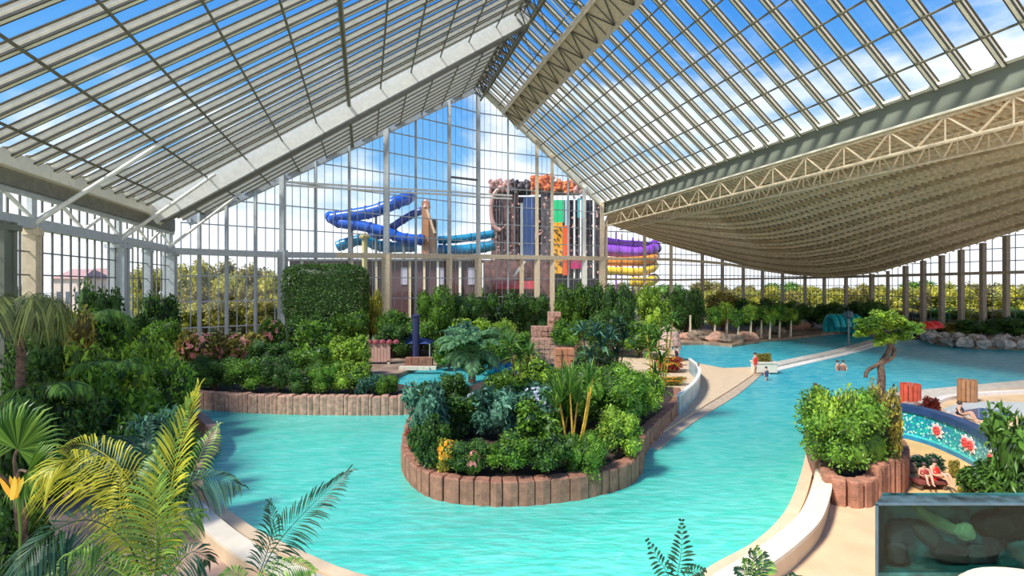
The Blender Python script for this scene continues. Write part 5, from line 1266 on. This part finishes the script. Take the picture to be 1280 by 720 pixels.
person((q.x+.1, q.y+.02, .42), .3, 'person in bright red sitting on the dark bench by the rock tank', redm, 'sit', .85)
person((q.x-.25, q.y+.02, .42), -.3, 'person in dark red sitting at the left of the dark bench', plain('dark_red_cloth', (.35, .05, .04)), 'sit', .7)

# ================================================================== OUTSIDE THE GLASS
# slide tower
tb_ = mat('tower_brown', (.30, .14, .11), .7, scale=1.1, col2=(.05, .02, .02)); to_ = plain('tower_orange', (.85, .22, .06)); td_ = mat('tower_dark', (.16, .12, .12), .7, scale=1.3, col2=(.02, .02, .03)); tp_ = plain('tower_pink', (.62, .34, .28))
Yw = 98.0
T = W(690, 400, Yw); tow = thing('slide_tower', 'big brown slide tower with an orange studded crown outside the gable glass', 'tower', (T.x, Yw, .2))
def rect(x0, x1, yt, yb, Y, dep, m, name):
    a_, b_ = W(x0, yt, Y), W(x1, yb, Y); return MB().box(((a_.x+b_.x)/2, Y+dep/2, (a_.z+b_.z)/2), (b_.x-a_.x, dep, a_.z-b_.z)).build(name, m, tow)
rect(614, 648, 236, 398, Yw, 8, tb_, 'tower_block'); rect(648, 690, 246, 398, Yw+1, 7, td_, 'tower_block'); rect(690, 750, 250, 397, Yw+2, 7, td_, 'tower_block')
rect(604, 690, 326, 399, Yw-1, 3, tb_, 'lower_wall'); rect(654, 668, 246, 350, Yw-.3, .6, plain('navy_panel', (.03, .07, .20)), 'navy_panel'); rect(676, 688, 240, 350, Yw-.2, .5, td_, 'dark_panel')
rect(690, 705, 250, 278, Yw-.4, 1.0, plain('green_panel', (.02, .60, .22)), 'green_panel'); 
op = rect(690, 703, 278, 342, Yw-.6, 1.2, plain('amber_panel', (.95, .42, .02)), 'amber_panel'); rect(703, 712, 282, 344, Yw-.6, 1.2, plain('vermilion_panel', (.90, .12, .02)), 'vermilion_panel')
g = MB(); r_ = random.Random(4)
for i in range(26): c = W(691.5+r_.random()*10, 282+r_.random()*56, Yw-.7); g.lathe((c.x, c.y, c.z), [(.01, -.15), (.2, -.05), (.2, .05), (.01, .15)], 6)
g.build('dots', td_, op)
rect(706, 712, 250, 282, Yw-.4, .8, plain('pale_grey_panel', (.45, .55, .60)), 'grey_panel'); rect(722, 730, 248, 272, Yw-.4, .8, plain('teal_panel', (.02, .45, .50)), 'teal_panel'); rect(714, 726, 320, 336, Yw-.8, .8, plain('magenta_panel', (.6, .02, .15)), 'magenta_panel')
rect(618, 672, 351, 361, Yw-3, 1.0, plain('red_sign', (.65, .08, .10)), 'red_sign_band')
for i, (x0, x1, m_) in enumerate(((612, 640, tp_), (640, 664, td_), (664, 692, to_), (692, 716, to_), (716, 730, tp_))):
    a_, b_ = W(x0, 226 if i != 2 else 218, Yw), W(x1, 238, Yw); g = MB(); r_ = random.Random(i)
    for k in range(34): g.blob((r_.uniform(a_.x, b_.x), Yw-.6+r_.uniform(-.3, .3), r_.uniform(b_.z-.6, a_.z)), r_.uniform(.28, .5), 1, .1, k)
    g.box(((a_.x+b_.x)/2, Yw+3, (a_.z+b_.z)/2), (b_.x-a_.x, 7, abs(a_.z-b_.z)*.8)); g.build('crown', m_, tow)
# studs, window openings on the dark blocks
g = MB(); r_ = random.Random(9)
for i in range(120):
    x = r_.choice((r_.uniform(614, 650), r_.uniform(668, 690), r_.uniform(712, 750))); c = W(x, r_.uniform(245, 345), Yw-.15); g.blob(c, r_.uniform(.14, .28), 1, .1, i)
o = g.build('studs', tp_, tow); o['kind'] = 'stuff'
for x in (625, 634, 643, 718, 726, 742):
    a_ = W(x, 250, Yw-.2); MB().tube([(a_.x, Yw-.3, a_.z), (a_.x, Yw-.3, EYE+1.5)], .22, 6).build('pipe', td_ if x < 700 else creamw, tow)
g = MB(); 
for k in range(3):
    y = 348-k*12; a_, b_ = W(644, y, Yw-2), W(654, y-16, Yw-2); 
g.bar(W(642, 346, Yw-2), W(656, 326, Yw-2), .3, .5); g.build('stair', creamw, tow)
# ring on the tower
cc_ = W(626, 262, Yw-.6); pts = [cc_+Vector((math.cos(a)*2.0, 0, math.sin(a)*4.2)) for a in [math.pi/2+math.pi*k/14 for k in range(15)]]
MB().tube(pts, .45, 8).build('brown_arch', tp_, tow)

def slide(pl, r, m, label, name='tube_slide', Y=88, half=False, sup=()):
    pts = smoothpath([W(x, y, Y+(q[0] if q else 0)) for (x, y, *q) in pl], 8); c = pts[0]
    t = thing(name, label, 'slide', (c.x, c.y, .2)); MB().tube(pts, r, 12).build('tube', m, t, smooth=True)
    g = MB()
    for i in range(3, len(pts)-1, 5):
        d = (pts[i+1]-pts[i-1]).normalized()*.12; g.tube([pts[i]-d, pts[i]+d], r*1.12, 12)
    if g.v: g.build('joint_rings', mat(m.name+'_joint', tuple(c_*.55 for c_ in SLC[m.name]), .4), t)
    for x, y in sup: a_ = W(x, y, Y); MB().tube([(a_.x, Y, .2), (a_.x, Y, a_.z)], .22, 8).build('support', greyd, t)
    return t
SLC = {'blue_plastic': (.01, .10, .52), 'teal_plastic': (.0, .24, .42), 'purple_plastic': (.32, .08, .55), 'orange_plastic': (.90, .30, .02), 'yellow_plastic': (.95, .60, .03), 'deep_blue_plastic': (.01, .05, .30), 'violet_plastic': (.12, .03, .25)}
SM = {k: mat(k, v, .3, var=.08, scale=.5) for k, v in SLC.items()}
slide([(414, 273), (440, 269), (470, 263), (498, 252), (512, 246, 4)], 1.15, SM['blue_plastic'], 'broad royal blue slide rising to the right outside the gable', Y=86, sup=((440, 270), (470, 264)))
slide([(412, 270, 2), (424, 278), (455, 283), (482, 290), (505, 298), (530, 300)], .95, SM['blue_plastic'], 'royal blue slide dropping to the right below the broad blue one', Y=86, sup=((505, 298),))
slide([(532, 262), (516, 268), (496, 280), (480, 293, 2), (462, 296, 3)], .7, SM['deep_blue_plastic'], 'dark blue slide descending left from the brown slide tower post', Y=88, sup=((480, 292),))
slide([(422, 308), (440, 302), (455, 300), (470, 306), (485, 309), (520, 308)], 1.0, SM['teal_plastic'], 'low teal blue slide section left of the brown post', Y=90, sup=((440, 302),))
slide([(548, 300), (570, 299), (600, 295), (618, 292)], .75, SM['teal_plastic'], 'upper teal slide running left from the brown tower', Y=92, sup=((556, 300),))
slide([(548, 312), (570, 313), (600, 310), (618, 306)], 1.0, SM['teal_plastic'], 'lower teal slide running left from the brown tower', Y=92, sup=((566, 313),))
slide([(750, 300), (772, 305), (800, 307), (818, 309, 2), (819, 312, 5), (805, 314, 8)], .9, SM['violet_plastic'], 'dark violet slide, topmost of the stack right of the tower', Y=92)
slide([(750, 312), (772, 314), (796, 316), (814, 312, 1.5), (818, 306, 4)], 1.1, SM['purple_plastic'], 'bright purple slide below the violet one', Y=91)
slide([(750, 326), (775, 327), (800, 326), (816, 323, 1.5), (818, 318, 4)], .85, SM['orange_plastic'], 'orange slide below the purple one', Y=90)
slide([(750, 338), (775, 339), (800, 340), (816, 335, 1.5), (818, 330, 4)], .75, SM['yellow_plastic'], 'upper yellow slide at the bottom of the stack', Y=89.5)
slide([(788, 352), (800, 353), (812, 352), (818, 348, 3)], .9, SM['yellow_plastic'], 'short lower yellow slide above the bright green tree', Y=89)
# slatted screens behind the slides
q = W(790, 300, 97); t = thing('scaffold', 'pale steel scaffold of posts behind the purple and orange slides', 'scaffold', (q.x, 97, .2))
for i in range(9): x = 756+i*7; a_ = W(x, 286+i*2.2, 97); MB().tube([(a_.x, 97, .2), (a_.x, 97, a_.z)], .2, 6).build('post', (tp_, creamw, SM['purple_plastic'])[i % 3], t)
for i in range(3): MB().bar(W(754, 330-i*14, 97), W(820, 332-i*10, 97), .3, .5).build('rail', td_, t)
# brown carved post with slide start
q = W(533, 320, 86); t = thing('slide_post', 'tall rust brown post with a sloping stair roof at the top of the blue slides', 'tower', (q.x, 86, .2))
a_ = W(527, 252, 86); b_ = W(536, 330, 86); MB().box(((a_.x+b_.x)/2, 86.6, (a_.z+.2)/2), (b_.x-a_.x, 1.4, a_.z)).build('shaft', plain('rust_brown', (.45, .20, .09)), t)
g = MB(); a_ = W(536, 268, 86.4); b_ = W(541, 318, 86.4); g.box(((a_.x+b_.x)/2+.3, 87, (a_.z+b_.z)/2-1), (1.3, 1.8, a_.z-b_.z)); g.build('stair_block', plain('umber_board', (.16, .10, .06)), t)
g = MB(); c = W(533, 255, 86); g.lathe((c.x-.2, 86.6, c.z-.6), [(.9, 0), (.7, .8), (.25, 1.5), (.01, 1.7)], 8); g.build('cap', tp_, t)
g = MB(); g.bar(W(534, 262, 85.8), W(544, 292, 85.8), 1.2, .4, (1, 0, .3)); g.build('stair_roof', plain('pale_ochre', (.72, .50, .30)), t)
# low maroon pavilion under the slides
t = thing('pavilion', 'low maroon pavilion with a pale roof edge beneath the blue slides', 'building', (W(470, 340, 84).x, 84, .2))
a_, b_ = W(362, 326, 84), W(600, 395, 84); MB().box(((a_.x+b_.x)/2, 87, (a_.z+.2)/2), (b_.x-a_.x, 6, a_.z-.3)).build('wall', plain('maroon_wall', (.09, .035, .04)), t)
MB().box(((a_.x+b_.x)/2, 86.6, a_.z+.1), (b_.x-a_.x+.6, 7, .35)).build('roof', plain('dark_roof', (.10, .10, .10)), t)
for x in (377, 440, 456, 470, 512, 530, 547, 575):
    q = W(x, 340, 83.6); MB().box((q.x, 83.8, (a_.z+.2)/2), (.42, .3, a_.z-.3)).build('pilaster', creamw if x % 2 else tancol, t)
for x in (505, 551, 589): q = W(x, 345, 83.7); MB().box((q.x, 83.9, q.z), (1.1, .2, 3.0)).build('window', plain('lilac_pane', (.45, .42, .52), .2), t)
q = W(456, 298, 83); MB().tube([(q.x, 83, .2), (q.x, 83, q.z)], .5, 8).lathe((q.x, 83, q.z), [(.9, 0), (1.0, .4), (.3, .9), (.01, 1)], 8).build('round_pier', plain('ochre_pier', (.55, .45, .18)), t)

# outdoor trees
def otree(px, yt, Y, wd, m, label, kind='b', group='trees outside the glass walls'):
    p = W(px, yt, Y); h = p.z-.2
    t = thing('outdoor_tree', label, 'tree', (p.x, Y, .2), group)
    MB().tube([(p.x, Y, .2), (p.x+.15, Y, h*.5), (p.x, Y, h*.8)], [.3, .22, .1], 6).build('trunk', bark, t)
    obj_of('foliage', SH[kind], m, t, (0, 0, h*.12), (0, 0, px), (wd, wd*.8, h*.44)); return t
ot = [(238, 322, 74, 3.6, L_yel, 'yellow-green outdoor tree just right of the corner column, nearest to it'),
 (268, 322, 80, 4.2, L_oli, 'tall olive outdoor tree second from the corner column'),
 (292, 338, 72, 3.2, L_yel, 'lower yellow-green outdoor tree in the first gable bays'),
 (318, 328, 82, 4.0, L_oli, 'olive outdoor tree behind the small red roof'),
 (342, 338, 76, 2.8, L_yel, 'yellow-green outdoor tree left of the first gable column'),
 (186, 328, 68, 2.6, L_yel, 'pale yellow outdoor tree seen between the two left columns')]
for px, yt, Y, wd, m, lab in ot: otree(px, yt, Y, wd, m, lab, random.choice('ab'))
for i, (px, yt, Y, m) in enumerate(((232, 375, 64, L_yel), (256, 385, 66, L_oli), (280, 372, 64, L_oli), (304, 384, 66, L_yel), (328, 370, 64, L_oli), (346, 380, 68, L_yel), (246, 352, 70, L_oli), (278, 356, 70, L_oli), (310, 354, 70, L_oli))):
    otree(px, yt, Y, 2.6, m, ('leftmost', 'second', 'third', 'fourth', 'fifth', 'rightmost', 'olive left', 'olive central', 'olive right')[i]+(' low bush in the garden outside the first gable bays' if i < 6 else ' mid-height bush in the garden outside the first gable bays'), 'a', 'low bushes outside the first gable bays')
place = ['just right of the rounded dark tree', 'behind the leftmost grove tree', 'behind the middle of the grove', 'behind the right of the grove', 'left of the lowest point of the timber roof', 'below the lowest point of the timber roof', 'behind the teal water feature', 'behind the crown of the gnarled tree', 'right of the gnarled crown', 'behind the small red parasol', 'behind the two red parasols', 'left of the widest gap of the right wall', 'behind the pale rocks', 'above the dark spiky bush', 'near the right edge', 'at the right edge']
for i in range(16):
    px = 880+i*26.5; q = wp(px); Y = q.y+14+(i % 3)*4; yt = 361-(6 if i % 2 else 0)+(-4 if px > 1120 else 0)
    otree(px, yt, Y, 3.6 if i % 2 else 3.0, (L_yel, L_oli, L_yel)[i % 3], ('yellow-green', 'olive', 'yellow-green')[i % 3]+' outdoor tree '+place[i], 'ab'[i % 2])
for i in range(14):
    px = 860+i*32; q = wp(px); Y = q.y+6; otree(px, 384, Y, 2.9, (L_oli, L_mid, L_yel)[i % 3], 'low bush beyond the far right glass, '+nth(i, 14)+' of its row', 'a', 'low bushes beyond the far right glass')
# far tree line
for i in range(32):
    an_ = -1.05+i*.067; Y = 170; x = math.tan(an_)*Y*.9
    t = thing('distant_tree', 'distant rounded tree on the horizon, '+nth(i, 32)+' of the far row', 'tree', (x, Y, .2), 'distant row of trees on the horizon')
    obj_of('foliage', SH['ab'[i % 2]], L_oli if i % 3 else L_mid, t, (0, 0, -.5), (0, 0, i), (7.5, 5, 3.6+(i*7 % 5)*.3))
# buildings outside at left
for i, (x0, x1, yt, Y, c, rc, lab) in enumerate(((66, 104, 337, 84, (.80, .62, .55), (.50, .28, .25), 'pinkish house with a red roof seen through the left side wall'), (96, 142, 336, 92, (.75, .66, .58), (.45, .25, .2), 'pale cream house beyond the side wall, left of the large column'), (300, 336, 352, 88, (.7, .5, .4), (.55, .08, .06), 'small house with a bright red roof among the outdoor trees'))):
    a_, b_ = W(x0, yt, Y), W(x1, 380, Y); t = thing('house', lab, 'house', ((a_.x+b_.x)/2, Y, .2)); cx = (a_.x+b_.x)/2; wd = b_.x-a_.x; h = a_.z-1.6
    MB().box((cx, Y+3, h/2+.1), (wd, 6, h)).build('wall', plain('house_wall_%s' % 'abc'[i], c), t)
    g = MB(); g.add([(cx-wd/2-.3, Y-.4, h), (cx+wd/2+.3, Y-.4, h), (cx+wd/2+.3, Y+6.4, h), (cx-wd/2-.3, Y+6.4, h), (cx-wd/2+.8, Y+3, h+1.8), (cx+wd/2-.8, Y+3, h+1.8)], [(0,1,5,4), (1,2,5), (2,3,4,5), (3,0,4), (3,2,1,0)]); g.build('roof', plain('house_roof_%s' % 'abc'[i], rc), t)
    for k in range(3): MB().box((cx-wd*.3+k*wd*.3, Y-.05, h*.6), (wd*.12, .12, h*.25)).build('window', plain('house_pane', (.12, .15, .18), .2), t)
